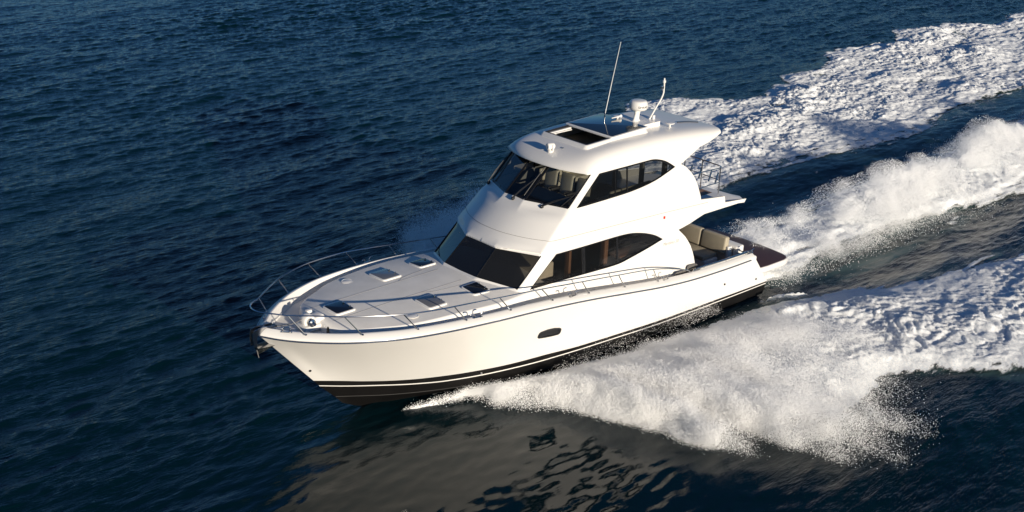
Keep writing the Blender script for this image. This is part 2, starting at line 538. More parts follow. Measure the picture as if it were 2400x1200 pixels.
# ------------------------------------------------------------------ cabin shell: a surface in (u, z), port half, mirrored
def ys(z): return 1.95 - .10 * (z - 2.55)
def xcen(z): return 11.62 - 1.13 * (z - 2.7)
ZK = [2.5, 3.4, 4.4, 5.5]
def shell(u, z):
    u = np.asarray(u, float); z = np.asarray(z, float)
    X0 = xcen(z); B = np.interp(z, ZK, [.70, .64, .42, .40]); Wd = np.interp(z, ZK, [1.78, 1.76, 1.62, 1.56])
    S = np.interp(z, ZK, [.70, .66, .60, .52]); Y = ys(z); x3 = X0 - S - .5
    t1 = np.clip(u, 0, 1); t2 = np.clip(u - 1, 0, 1); t3 = np.clip(u - 2, 0, 1); t4 = np.maximum(u - 3, 0)
    yf = B * t1 + (Wd - B) * t2; xf = X0 - S * t2
    xsm = X0 - S * np.abs(yf / Wd) ** 2.2
    f = 1 - sm(3.42, 3.55, z) * (1 - sm(4.2, 4.4, z))
    x12 = lerp(xsm, xf, f)
    sl_ = S / (Wd - B); cy = Y - .01; cx = X0 - S - sl_ * (cy - Wd)
    b0 = (1 - t3) ** 2; b1 = 2 * t3 * (1 - t3); b2 = t3 ** 2
    x = np.where(u <= 2, x12, np.where(u <= 3, b0 * (X0 - S) + b1 * cx + b2 * x3, x3 - t4))
    y = np.where(u <= 2, yf, np.where(u <= 3, b0 * Wd + b1 * cy + b2 * Y, Y))
    br = sm(3.40, 3.43, z) * (1 - sm(4.15, 4.42, z)) * .07 * (1 - sm(2.2, 3, u))
    return np.stack([x + br, y + br * np.clip(u - 1, 0, 1) * .6, z + 0 * u], -1)
def shell_n(u, z):
    h = 1e-3
    du = shell(u + h, z) - shell(np.maximum(u - h, 0), z); dz = shell(u, z + h) - shell(u, z - h)
    n = np.cross(du, dz); n /= np.linalg.norm(n, axis=-1)[..., None] + 1e-12
    return n
def in_poly(p, poly):
    x, y = p[:, 0], p[:, 1]; c = np.zeros(len(p), bool); n = len(poly)
    for i in range(n):
        x1, y1 = poly[i]; x2, y2 = poly[(i + 1) % n]
        k = ((y1 > y) != (y2 > y)) & (x < (x2 - x1) * (y - y1) / (y2 - y1 + 1e-15) + x1)
        c ^= k
    return c
def densify(poly, d):
    o = []
    for i in range(len(poly)):
        a = np.array(poly[i]); b = np.array(poly[(i + 1) % len(poly)])
        k = max(1, int(np.linalg.norm(b - a) / d))
        o += [tuple(a + (b - a) * j / k) for j in range(k)]
    return o
def smooth_poly(pts, corners):
    """round a closed outline with Catmull-Rom, keeping listed corner indices sharp"""
    n = len(pts); P = np.array(pts, float); o = []
    for i in range(n):
        p0, p1, p2, p3 = P[(i - 1) % n], P[i], P[(i + 1) % n], P[(i + 2) % n]
        if i in corners: p0 = p1
        if (i + 1) % n in corners: p3 = p2
        for t in np.linspace(0, 1, 5)[:-1]:
            o.append(tuple(0.5 * (2 * p1 + (p2 - p0) * t + (2 * p0 - 5 * p1 + 4 * p2 - p3) * t * t + (3 * p1 - p0 - 3 * p2 + p3) * t ** 3)))
    return o
def area_uv(poly, holes=(), step=(.12, .10), extra_rows=(), surf=shell):
    loops = [densify(poly, .12)] + [densify(h, .12) for h in holes]
    V, Ed = [], []
    for lp in loops:
        o = len(V); V += [Vector(p) for p in lp]; Ed += [(o + i, o + (i + 1) % len(lp)) for i in range(len(lp))]
    A = np.array(poly); u0, v0 = A.min(0); u1, v1 = A.max(0)
    gu = np.arange(u0 + step[0] / 2, u1, step[0]); gv = np.unique(np.r_[np.arange(v0 + step[1] / 2, v1, step[1]), [r for r in extra_rows if v0 < r < v1]])
    G = np.stack(np.meshgrid(gu, gv), -1).reshape(-1, 2)
    bd = np.concatenate([np.array(l) for l in loops])
    keep = in_poly(G, poly)
    for h in holes: keep &= ~in_poly(G, h)
    G = G[keep]
    if len(G):
        d = np.min(np.linalg.norm(G[:, None] - bd[None], axis=2), axis=1)
        G = G[d > .035]
    V += [Vector(p) for p in G]
    vv, _, ff, *_r = geometry.delaunay_2d_cdt(V, Ed, [], 0, 1e-6)
    vv = np.array([tuple(v) for v in vv]); ff = np.array([f for f in ff if len(f) == 3])
    c = vv[ff].mean(1)
    ok = in_poly(c, poly)
    for h in holes: ok &= ~in_poly(c, h)
    return vv, ff[ok]
def skin(name, vv, ff, offs, mats, parent, sides=(1, -1), flip=False, nrm=True, label=None):
    P = shell(vv[:, 0], vv[:, 1]); Nn = shell_n(vv[:, 0], vv[:, 1])
    P = P + Nn * offs
    if flip: Nn = -Nn
    V = []; F = []; NN = []
    for s in sides:
        o = len(V); m = np.array([1, s, 1])
        Q = P * m
        if len(sides) == 2: Q[np.abs(vv[:, 0]) < 1e-6, 1] = 0
        V += [tuple(q) for q in Q]; NN += [tuple(q) for q in Nn * m]
        rev = (s < 0) ^ flip
        F += [tuple(int(i) + o for i in (f[::-1] if rev else f)) for f in ff]
    me = bpy.data.meshes.new(name); me.from_pydata(V, [], F)
    for m in (mats if isinstance(mats, list) else [mats]): me.materials.append(m)
    me.shade_smooth()
    if nrm: me.normals_split_custom_set_from_vertices(NN)
    o = bpy.data.objects.new(name, me); COL.objects.link(o); o.parent = parent
    if label: o['label'] = label
    return o

OUT = [(0, 2.3), (3.0, 2.1), (3.25, 1.5), (11.6, .55), (11.57, 1.2), (11.52, 1.37), (11.31, 1.54), (11.02, 1.75), (10.72, 1.95), (10.4, 2.15), (10.05, 2.34), (9.76, 2.49), (9.48, 2.62), (9.08, 2.80),
       (9.30, 2.835), (9.56, 2.885), (9.85, 2.975), (10.1, 3.04), (10.5, 3.085), (11.1, 3.09), (11.56, 3.065), (12.25, 2.99), (12.24, 3.10), (11.0, 3.20), (10.74, 3.41),
       (9.37, 3.55), (9.20, 3.68), (8.93, 3.865), (8.72, 4.01), (8.5, 4.15), (8.27, 4.29), (8.03, 4.42), (7.82, 4.53), (7.6, 4.63), (7.28, 4.77), (6.93, 4.89), (7.2, 5.09), (7.49, 5.305), (3.0, 5.305), (2.6, 5.42), (0, 5.45)]
H_LOW = [(0, 2.69), (.98, 2.70), (2.10, 2.55), (2.27, 3.33), (.98, 3.375), (0, 3.38)]
H_UP = [(0, 4.54), (.92, 4.52), (2.107, 4.475), (2.21, 5.395), (.95, 5.42), (0, 5.42)]
H_LS = smooth_poly([(2.93, 2.49), (4.04, 2.456), (5.303, 2.40), (5.829, 2.378), (6.754, 2.352), (7.281, 2.42), (7.937, 2.54), (8.472, 2.667), (7.953, 2.854), (7.439, 2.998), (6.924, 3.111),
                    (6.455, 3.187), (6.032, 3.222), (5.493, 3.239), (4.346, 3.256), (3.156, 3.286)], {0, 7, 15})
H_US = smooth_poly([(2.705, 4.443), (3.392, 4.445), (4.293, 4.453), (5.203, 4.482), (6.047, 4.60), (6.694, 4.853), (6.28, 5.01), (5.854, 5.149), (5.331, 5.262), (4.819, 5.302), (4.182, 5.303),
                    (3.379, 5.303), (2.82, 5.303)], {0, 5, 12})
# upper side window must stay a touch below the skin's top edge
H_US = [(u, min(z, 5.285)) for u, z in H_US]
rows_x = [3.395, 3.405, 3.43, 3.46]
vv, ff = area_uv(OUT, [H_LOW, H_UP, H_LS, H_US], extra_rows=rows_x)
CABIN = skin("cabin", vv, ff, 0.0, M['gel'], YACHT)
skin("cabin_lining", vv, ff, -.06, M['lining'], CABIN, flip=True)
vv, ff = area_uv([p for p in [(0, 2.3), (3.0, 2.1), (3.25, 1.5), (9.3, .9), (9.3, 2.6), (9.0, 2.78), (7.0, 2.75), (0, 2.75)]], [H_LOW, H_LS])

def edge_strip(name, hole, w, o1, parent, sides):
    """rubber frame: band along a window's edge, just inside the opening"""
    h = densify(hole, .15)
    A = np.array(h)
    ar = 0.5 * np.sum(A[:, 0] * np.roll(A[:, 1], -1) - np.roll(A[:, 0], -1) * A[:, 1])
    q = inset(A, w if ar > 0 else -w)
    for s in sides:
        rows = []
        for pts, oo in ((A, .004), (q, .004), (q, o1)):
            pts = np.c_[np.maximum(pts[:, 0], 0), pts[:, 1]]
            rows.append((shell(pts[:, 0], pts[:, 1]) + shell_n(pts[:, 0], pts[:, 1]) * oo) * np.array([1, s, 1]))
        m_ = MB(); m_.grid(np.array(rows), 0, closed=True, flip=(s > 0) == (ar > 0))
        m_.build(name, M['frame'], parent)

def pane(name, poly, mat, parent, side, offs=-.022, label=None):
    v_, f_ = area_uv(poly, [], step=(.3, .2))
    return skin(name, v_, f_, offs, mat, parent, sides=(side,) if side else (1, -1), label=label)

PANES = []
pane("windscreen_pane", [(0, 2.69), (.975, 2.70), (.975, 3.375), (0, 3.38)], M['glass_dark'], CABIN, 0)
for s in (1, -1):
    pane("windscreen_pane", [(1.005, 2.70), (2.10, 2.55), (2.27, 3.33), (1.005, 3.375)], M['glass_dark'], CABIN, s,
         label="narrow dark side pane of the lower windscreen" if s < 0 else None)
pane("bridge_windscreen_pane", [(0, 4.54), (.94, 4.52), (.96, 5.42), (0, 5.42)], M['glass_front'], CABIN, 0)
for s in (1, -1):
    pane("bridge_windscreen_pane", [(1.0, 4.52), (2.107, 4.475), (2.21, 5.395), (1.0, 5.42)], M['glass_front'], CABIN, s)
    pane("saloon_window", H_LS, M['glass_side'], CABIN, s)
    pane("bridge_window", H_US, M['glass_bridge'], CABIN, s)
    edge_strip("window_frame", H_LS, .03, -.03, CABIN, (s,))
    edge_strip("window_frame", H_US, .045, -.03, CABIN, (s,))
def bar(name, a, b, w, mat, parent, s, d=.006, n=8, th=.03):
    t = np.linspace(0, 1, n); q = np.outer(1 - t, a) + np.outer(t, b)
    P = shell(q[:, 0], q[:, 1]); Nn = shell_n(q[:, 0], q[:, 1])
    T = P[-1] - P[0]; T /= np.linalg.norm(T)
    Sd = np.cross(Nn, T); Sd /= np.linalg.norm(Sd, axis=1)[:, None]
    rows = [P - Sd * w / 2 + Nn * (d - th), P - Sd * w / 2 + Nn * d, P + Sd * w / 2 + Nn * d, P + Sd * w / 2 + Nn * (d - th)]
    m_ = MB(); m_.grid(np.array(rows) * np.array([1, s, 1]), 0, closed=False, flip=(s < 0))
    return m_.build(name, mat, parent, angle=20)
def z_u(x, z): return 3 + float(xcen(z) - np.interp(z, ZK, [.70, .66, .60, .52]) - .5) - x
for s in (1, -1):
    bar("windscreen_mullion", (.99, 2.69), (.99, 3.39), .035, M['frame'], CABIN, s, d=-.012)
    bar("windscreen_mullion", (.975, 4.53), (.98, 5.42), .085 if s > 0 else .05, M['frame'], CABIN, s, d=-.005)
    for x, w in ((8.52, .15), (7.07, .085)):
        bar("window_mullion", (z_u(x, 2.36), 2.36), (z_u(x, 3.25), 3.25), w, M['frame'], CABIN, s, d=-.012)
    for x, w in ((7.12, .03), (6.60, .045)):
        bar("window_mullion", (z_u(x, 4.45), 4.45), (z_u(x, 5.29), 5.29), w, M['frame'], CABIN, s, d=-.015)
    # black edge round the windscreens
    bar("windscreen_edge", (2.10, 2.545), (2.27, 3.34), .03, M['frame'], CABIN, s, d=.002)
    bar("windscreen_edge", (2.107, 4.47), (2.21, 5.40), .04, M['frame'], CABIN, s, d=.002)
    bar("windscreen_edge", (1.0, 4.515), (2.107, 4.47), .06, M['frame'], CABIN, s, d=.002)
    bar("windscreen_edge", (0.0, 4.53), (.95, 4.515), .06, M['frame'], CABIN, s, d=.002)
    # fine moulding seam round the house
    t = np.r_[np.linspace(0, 2.2, 20), np.linspace(2.3, 9.9, 40)]
    zz = np.interp(t, [0, 1.2, 2.25, 4.5, 7.6, 9.9], [3.735, 3.73, 3.705, 3.62, 3.50, 3.39])
    q = (shell(t, zz) + shell_n(t, zz) * .0005) * np.array([1, s, 1])
    m_ = MB(); m_.tube(q, .008, 4); m_.build("moulding_seam", M['seam'], CABIN)
    # base of the house: handrail line above the side deck
    m_ = MB(); m_.box((4.94, s * 1.88, 3.35), (.07, .05, .09), .018)
    W_("navigation_light", m_, M['red'] if s > 0 else M['rub'], YACHT, label="small red port navigation light" if s > 0 else None)

# inner bulkheads and floors that stop one looking straight through
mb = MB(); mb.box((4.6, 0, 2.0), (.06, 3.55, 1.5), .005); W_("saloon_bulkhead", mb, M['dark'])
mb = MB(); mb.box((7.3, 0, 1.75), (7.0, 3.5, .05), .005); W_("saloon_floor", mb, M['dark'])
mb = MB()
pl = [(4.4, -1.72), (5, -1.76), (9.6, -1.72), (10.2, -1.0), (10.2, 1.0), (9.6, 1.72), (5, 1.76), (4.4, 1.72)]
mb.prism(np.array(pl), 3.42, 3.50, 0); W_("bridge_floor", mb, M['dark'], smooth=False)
# saloon furniture seen through the tinted side glass
mb = MB(); mb.box((5.9, 1.45, 2.35), (1.5, .5, .10), .02); W_("saloon_table", mb, M['cherry'])
mb = MB(); mb.box((7.25, 1.55, 2.6), (.16, .2, 1.5), .02); W_("saloon_pillar", mb, M['cherry'])
mb = MB(); mb.box((8.75, 1.5, 2.6), (.10, .2, 1.5), .02); W_("saloon_pillar", mb, M['cherry'])
mb = MB(); mb.box((9.6, 0.3, 2.55), (.8, 2.2, .5), .06); W_("helm_counter", mb, M['leather'])
# bridge interior: dash, helm seats and lounge
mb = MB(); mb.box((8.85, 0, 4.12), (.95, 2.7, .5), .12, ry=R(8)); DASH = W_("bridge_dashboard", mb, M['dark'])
mb = MB(); mb.box((8.75, .55, 4.47), (.5, 1.3, .12), .04, ry=R(14)); W_("instrument_hood", mb, M['lining'], DASH)
mb = MB()
th = np.linspace(0, 2 * np.pi, 25); c = np.array([8.22, -.55, 4.5])
mb.tube([c + np.array([.06 * math.sin(a) * .4, .19 * math.cos(a), .19 * math.sin(a)]) for a in th], .018, 6); W_("steering_wheel", mb, M['black'], DASH)
def bridge_seat(x, y):
    e = bpy.data.objects.new("helm_seat", None); COL.objects.link(e); e.parent = YACHT; e.location = (x, y, 3.50)
    m_ = MB(); m_.lathe([(.16, 0), (.12, .05), (.07, .08), (.07, .5)], (0, 0, 0), 14); W_("pedestal", m_, M['black'], e)
    m_ = MB(); m_.box((.02, 0, .60), (.55, .54, .17), .07); W_("seat_cushion", m_, M['leather2'], e)
    m_ = MB(); m_.box((.06, 0, .655), (.40, .38, .09), .04); W_("seat_pad", m_, M['leather'], e)
    m_ = MB(); m_.box((-.25, 0, .98), (.16, .52, .66), .07, ry=R(-8)); W_("backrest", m_, M['leather'], e)
    for s in (1, -1):
        m_ = MB(); m_.box((-.02, s * .27, .82), (.40, .08, .08), .03); W_("armrest", m_, M['leather2'], e)
for y in (-.55, .12, .79): bridge_seat(7.75, y)
mb = MB(); mb.box((6.1, 1.15, 3.78), (1.9, .6, .5), .08); LOU = W_("bridge_lounge", mb, M['leather2'])
mb = MB(); mb.box((6.1, 1.12, 4.06), (1.85, .58, .14), .05); W_("lounge_cushion", mb, M['leather'], LOU)
mb = MB(); mb.box((6.1, 1.42, 4.28), (1.85, .12, .42), .05); W_("lounge_backrest", mb, M['leather'], LOU)
mb = MB(); mb.box((6.1, -1.2, 3.78), (2.2, .6, .5), .08); LOU = W_("bridge_lounge", mb, M['leather2'])
mb = MB(); mb.box((6.1, -1.18, 4.06), (2.1, .58, .14), .05); W_("lounge_cushion", mb, M['leather'], LOU)
mb = MB(); mb.box((6.1, -1.46, 4.28), (2.1, .12, .42), .05); W_("lounge_backrest", mb, M['leather'], LOU)
# aft bulkhead posts of the enclosed bridge
for y in (-1.45, -.6, .5, 1.4):
    mb = MB(); mb.box((4.55, y, 4.4), (.10, .16, 1.9), .02); W_("door_post", mb, M['lining'])

# ------------------------------------------------------------------ hardtop
YH = 1.675
def x_lip(y): return 8.80 - .46 * np.abs(y / YH) ** 2.4
def ztop(x): return pchip([2.0, 2.6, 4, 5.2, 6.2, 7.6, 8.8], [5.66, 5.73, 5.83, 5.885, 5.885, 5.82, 5.77], x)
def zlow(x): return np.interp(x, [2.04, 2.35, 3.14, 3.3, 7.8, 8.4, 9], [5.56, 5.455, 5.305, 5.30, 5.30, 5.37, 5.40])
th = np.linspace(-np.pi / 2, np.pi / 2, 61)
sy = np.sign(np.sin(th)) * np.abs(np.sin(th)) ** .85
uu = np.r_[np.linspace(0, .72, 44), .72 + .28 * np.sin(np.linspace(0, np.pi / 2, 26)[1:])]
SUNROOF = (5.02, 7.60, .93)
def roof_pt(f, q):
    y = sy_full(f); return y
P = np.zeros((len(uu), len(sy), 3))
for i, q in enumerate(uu):
    for j, f in enumerate(sy):
        yw_ = YH * (1 - .05 * sm(.12, 0, q))
        y = f * yw_
        xa = 2.02 + .10 * abs(f) ** 8
        x = xa + (x_lip(y) - xa) * q
        a = abs(f); b = max(0.0, (x - 7.35) / (x_lip(y) - 7.35)) if x > 7.35 else 0.0
        pz = max(0.0, 1 - a ** 9) ** .5 * max(0.0, 1 - b ** 2.3) ** (1 / 1.75)
        zl = float(zlow(x)); zt = float(ztop(x)) - .015 * a * a
        P[i, j] = (x, y, zl + (zt - zl) * pz)
def in_open(x, y): return (6.25 < x < 7.55) and abs(y) < .88
mb = MB()
nA, nB = P.shape[:2]
# the sunroof's opening is cut out of the sheet
fs = []
for i in range(nA - 1):
    for j in range(nB - 1):
        c = P[i:i + 2, j:j + 2].reshape(-1, 3).mean(0)
        if not in_open(c[0], c[1]): fs.append((i * nB + j, (i + 1) * nB + j, (i + 1) * nB + j + 1, i * nB + j + 1)[::-1][::-1])
mb.add(P.reshape(-1, 3), [f for f in fs])
HT = W_("hardtop", mb, M['gel'], angle=60)
# underside and lip
Q = P.copy(); 
for i in range(nA):
    for j in range(nB):
        Q[i, j, 2] = min(P[i, j, 2] - .012, float(zlow(P[i, j, 0])) - .025 + .10 * (1 - abs(sy[j]) ** 4))
fs = []
for i in range(nA - 1):
    for j in range(nB - 1):
        c = Q[i:i + 2, j:j + 2].reshape(-1, 3).mean(0)
        if not in_open(c[0], c[1]): fs.append((i * nB + j, i * nB + j + 1, (i + 1) * nB + j + 1, (i + 1) * nB + j))
mb = MB(); mb.add(Q.reshape(-1, 3), fs); W_("headlining", mb, M['lining'], HT)
mb = MB()
bd = [(0, j) for j in range(nB)] + [(i, nB - 1) for i in range(1, nA)] + [(nA - 1, j) for j in range(nB - 2, -1, -1)] + [(i, 0) for i in range(nA - 2, 0, -1)]
mb.grid(np.array([[P[i, j] for i, j in bd], [Q[i, j] for i, j in bd]]), 0, closed=True, flip=True); W_("hardtop_lip", mb, M['gel'], HT)

def rz_(x, y):
    a = abs(y) / YH
    return float(zlow(x)) + (float(ztop(x)) - .015 * a * a - float(zlow(x))) * max(0, 1 - a ** 9) ** .5 * (max(0.0, 1 - max(0, (x - 7.35) / (float(x_lip(y)) - 7.35)) ** 2.3) ** (1 / 1.75))
# sunroof coaming, sliding glass and rails
def ring_prism(x0, x1, w, t, z0, z1, r=.10):
    """rectangular frame following the roof"""
    o = round_rect((x0 + x1) / 2, 0, x1 - x0, 2 * w, r, 6); i_ = round_rect((x0 + x1) / 2, 0, x1 - x0 - 2 * t, 2 * (w - t), max(r - t, .015), 6)
    g = lambda p, dz: np.array([(x, y, lerp(z0, z1, (x - x0) / (x1 - x0)) + dz) for x, y in p])
    rows = [g(inset(o, -.10), -.16), g(inset(o, -.035), -.06), g(o, -.02), g(inset(o, .02), 0), g(inset(i_, -.015), 0), g(i_, -.015), g(i_, -.14)]
    m_ = MB(); m_.grid(np.array(rows), 0, closed=True, flip=True); return m_
SR = W_("sunroof_frame", ring_prism(5.0, 7.66, .95, .09, 6.0, 5.90), M['gel'], HT, angle=50)
m_ = MB()
o_ = round_rect(6.9, 0, 1.36, 1.74, .04); 
rows = [np.array([(x, y, 6.0 - .1 * (x - 5) / 2.66 + dz) for x, y in q]) for q, dz in ((o_, -.012), (o_, .008), (inset(o_, .03), .008), (inset(o_, .03), -.10))]
m_.grid(np.array(rows), 0, closed=True, flip=True); W_("sunroof_seal", m_, M['black'], HT, angle=20)
m_ = MB(); o_ = round_rect(5.76, -.03, 1.66, 1.98, .06)
zs = np.array([6.035 - .038 * (x - 5) for x, y in o_])
m_.prism(o_, zs - .05, zs, .012); W_("sunroof_panel_edge", m_, M['gel'], HT)
m_ = MB(); o_ = round_rect(5.74, -.03, 1.54, 1.84, .05); zs = np.array([6.035 - .038 * (x - 5) for x, y in o_])
m_.prism(o_, zs - .02, zs + .006, .004); W_("sunroof_glass", m_, M['sunglass'], HT)
m_ = MB(); m_.box((6.9, -.80, 5.86), (1.2, .10, .05), .015, ry=R(2)); m_.box((7.0, -.70, 5.84), (.8, .05, .03), .01); W_("slide_track", m_, M['gel'], HT)
# equipment plinth
m_ = MB(); o_ = np.array([(5.05, -.62), (5.05, .62), (4.0, .62), (3.85, .4), (3.85, -.4), (4.0, -.62)])[::-1]
m_.prism(o_, 5.80, 6.0, .03); W_("equipment_plinth", m_, M['gel'], HT)
# radar: pedestal, dome and lettering
e = bpy.data.objects.new("radar", None); COL.objects.link(e); e.parent = YACHT; e.location = (4.62, .16, 5.99)
m_ = MB()
pr = [(.19, .11, .0, 0), (.14, .085, .03, .0), (.11, .075, .08, .0), (.10, .07, .24, -.03), (.12, .09, .33, -.05), (.2, .2, .38, -.06)]
rows = [[(cx + a * math.cos(q), b * math.sin(q), z) for q in np.linspace(0, 2 * np.pi, 20, endpoint=False)] for a, b, z, cx in pr]
m_.grid(np.array(rows), 0, closed=True, flip=True); W_("pedestal", m_, M['gel'], e)
m_ = MB(); m_.lathe([(.0, .36), (.24, .36), (.275, .385), (.295, .42), (.30, .45), (.285, .56), (.268, .615), (.24, .645), (.18, .658), (0, .665)], (-.06, 0, 0), 40)
W_("dome", m_, M['gel'], e)
def text_mesh(name, body, size, place, mat, parent, shear=0.0, depth=.004):
    cu = bpy.data.curves.new(name, 'FONT'); cu.body = body; cu.size = size; cu.extrude = depth; cu.shear = shear; cu.align_x = 'CENTER'; cu.resolution_u = 3
    t = bpy.data.objects.new(name, cu); COL.objects.link(t)
    bpy.context.view_layer.update()
    me = bpy.data.meshes.new_from_object(t.evaluated_get(bpy.context.evaluated_depsgraph_get()))
    bpy.data.objects.remove(t); bpy.data.curves.remove(cu)
    bm = bmesh.new(); bm.from_mesh(me); bmesh.ops.triangulate(bm, faces=bm.faces[:]); bmesh.ops.subdivide_edges(bm, edges=[x for x in bm.edges if x.calc_length() > size * .3], cuts=2)
    bm.to_mesh(me); bm.free()
    for v in me.vertices: v.co = place(v.co)
    me.materials.clear(); me.materials.append(mat)
    o = bpy.data.objects.new(name, me); COL.objects.link(o); o.parent = parent
    return o
def on_dome(p):
    a = R(74) + p.x / .30
    r = float(np.interp(.455 + p.y, [.45, .56], [.30, .285])) + .002 + p.z
    return Vector((-.06 + r * math.cos(a), r * math.sin(a), .455 + p.y))
text_mesh("radar_lettering", "SIMRAD", .098, lambda p: on_dome(p), M['ink'], e)
def on_side(p):
    x = 4.62 - p.x; z = 2.42 + p.y - .05 * p.x
    return Vector((x, float(ys(z)) + .002 + p.z, z))
text_mesh("model_lettering", "Maritimo 58", .15, on_side, M['inklt'], YACHT, shear=.35, depth=.002)
# whip antenna, bent mast, horn, searchlight, dish, small lights
AT = bpy.data.objects.new("whip_antenna", None); COL.objects.link(AT); AT.parent = YACHT; AT.location = (5.22, -.62, 5.97)
m_ = MB(); m_.lathe([(.05, 0), (.05, .03), (.022, .05), (.022, .2), (.0, .2)], (0, 0, 0), 12); W_("antenna_base", m_, M['steel'], AT)
m_ = MB(); m_.tube([(0, 0, .1), (-.22, 0, 1.1), (-.52, 0, 2.37)], [.013, .010, .006], 6); W_("antenna_rod", m_, M['gel'], AT)
m_ = MB()
m_.tube(smooth_path([(4.15, .30, 5.99), (3.83, .30, 6.38), (3.62, .30, 6.63), (3.56, .30, 6.78), (3.56, .30, 7.02), (3.57, .30, 7.10)], 24), .026, 10)
MAST = W_("light_mast", m_, M['gel'])
m_ = MB(); m_.lathe([(.0, 0), (.05, .01), (.055, .07), (.03, .09), (.02, .15), (0, .16)], (3.57, .30, 7.08), 14); W_("anchor_light", m_, M['gel'], MAST)
m_ = MB(); m_.box((3.60, .27, 6.93), (.10, .10, .10), .015); m_.tube([(3.60, .27, 6.93), (3.68, .36, 6.86)], .014, 6); W_("mast_bracket", m_, M['steel'], MAST)
m_ = MB(); m_.box((4.02, .36, 6.02), (.10, .05, .20), .01); W_("mast_foot", m_, M['gel'], MAST)
m_ = MB(); m_.tube([(5.25, -.30, 6.07), (5.05, -.28, 6.08), (4.92, -.27, 6.09), (4.86, -.265, 6.09)], [.014, .018, .03, .06], 14); m_.box((5.0, -.28, 6.03), (.08, .05, .08), .01); W_("horn", m_, M['gel'])
m_ = MB(); m_.lathe([(.06, 0), (.06, .02), (.03, .04), (.03, .14)], (3.80, .86, 5.79), 14); m_.lathe([(.0, .0), (.13, .0), (.15, .015), (.14, .035), (0, .045)], (3.80, .86, 5.925), 20); W_("satellite_antenna", m_, M['gel'])
z0 = rz_(8.35, .17)
m_ = MB(); m_.lathe([(.09, -.03), (.09, .03), (.05, .05), (.05, .10)], (8.35, .17, z0), 16)
m_.lathe([(.0, -.12), (.07, -.12), (.095, -.09), (.10, .02), (.10, .10), (.085, .12), (0, .105)], (8.35, .17, z0 + .16), 20, mat=[[0, .25, .97], [0, .97, -.25], [-1, 0, 0]])
for s in (1, -1): m_.box((8.35, .17 + s * .11, z0 + .13), (.06, .02, .16), .008)
W_("searchlight", m_, M['gel'])
m_ = MB(); z0 = rz_(8.0, .35); m_.lathe([(.035, -.01), (.03, .02), (0, .03)], (8.02, .35, z0), 10); W_("deck_fitting", m_, M['steel'])
# aft spoiler groove on the roof
m_ = MB(); q = [(3.05, .55, float(rz_(3.05, .55)) + .012), (2.6, .62, float(rz_(2.6, .62)) + .012), (2.25, .75, float(rz_(2.25, .75)) + .012)]
m_.tube(smooth_path(q, 12), .022, 6); W_("roof_grab_rail", m_, M['rub'])

# ------------------------------------------------------------------ wipers
def wiper(u0, z0, u1, z1, s, bu, bz):
    P0 = shell(np.array([u0]), np.array([z0]))[0]; P1 = shell(np.array([u1]), np.array([z1]))[0]
    n0 = shell_n(np.array([u0]), np.array([z0]))[0]; n1 = shell_n(np.array([u1]), np.array([z1]))[0]
    m = np.array([1, s, 1])
    e = bpy.data.objects.new("windscreen_wiper", None); COL.objects.link(e); e.parent = YACHT; e.location = P0 * m
    o = -P0 * m
    a = (P0 + n0 * .05) * m; b = (P1 + n1 * .05) * m
    m_ = MB(); m_.box((P0 + n0 * .03) * m + o, (.10, .07, .09), .02); W_("wiper_motor", m_, M['black'], e)
    m_ = MB(); d = (b - a); m_.tube([a + o, a + d * .3 + n0 * m * .02 + o, b + o], [.020, .017, .010], 6); m_.tube([a + o + [0, 0, .035], a + d * .4 + n0 * m * .02 + o + [0, 0, .035], b + o], [.010, .010, .008], 6)
    W_("wiper_arm", m_, M['black'], e)
    c0 = shell(np.array([u1 - bu]), np.array([z1 - bz]))[0] + n1 * .018; c1 = shell(np.array([u1 + bu]), np.array([z1 + bz]))[0] + n1 * .018
    m_ = MB(); m_.tube([c0 * m + o, (P1 + n1 * .03) * m + o, c1 * m + o], .014, 5); W_("wiper_blade", m_, M['black'], e)
wiper(1.48, 4.40, 1.98, 4.74, 1, .12, .27)
wiper(.12, 4.44, .82, 4.98, 1, .02, .40)
wiper(1.95, 4.38, 2.03, 5.05, -1, .03, .34)

# ------------------------------------------------------------------ bow rail, stanchions
RT = [(18.37, 0, 3.355), (18.35, .15, 3.352), (18.27, .29, 3.345), (18.10, .45, 3.325), (17.8, .67, 3.27), (17.3, 1.06, 3.255), (16.69, 1.51, 3.22), (16.05, 1.86, 3.18), (15.33, 2.15, 3.13), (14.6, 2.32, 3.08), (13.87, 2.41, 3.03),
      (13.1, 2.43, 2.95), (12.3, 2.44, 2.86), (10.73, 2.45, 2.69), (9.11, 2.46, 2.49), (7.53, 2.44, 2.28), (5.91, 2.41, 2.04), (4.89, 2.40, 1.79), (4.35, 2.38, 1.62), (4.12, 2.38, 1.53), (4.02, 2.38, 1.46), (3.99, 2.38, 1.38), (3.98, 2.38, 1.28)]
half = smooth_path(RT, 150)
full = np.concatenate([mir(half[::-1]), half[1:]])
m_ = MB(); m_.tube(full, .019, 8)
RAIL = W_("bow_rail", m_, M['steel'])
SB = [((17.44, .90), (17.80, .67, 3.27)), ((16.28, 1.70), (16.69, 1.51, 3.22)), ((14.9, 2.20), (15.33, 2.15, 3.13)), ((13.46, 2.43), (13.87, 2.41, 3.03)), ((11.96, 2.53), (12.3, 2.44, 2.86)),
      ((10.37, 2.54), (10.73, 2.45, 2.69)), ((8.9, 2.55), (9.11, 2.46, 2.49)), ((7.32, 2.53), (7.53, 2.44, 2.28)), ((5.75, 2.50), (5.91, 2.41, 2.04))]
def cap_z(x): return float(pchip(ZX, ZZ, np.array([x]))[0]) + .17
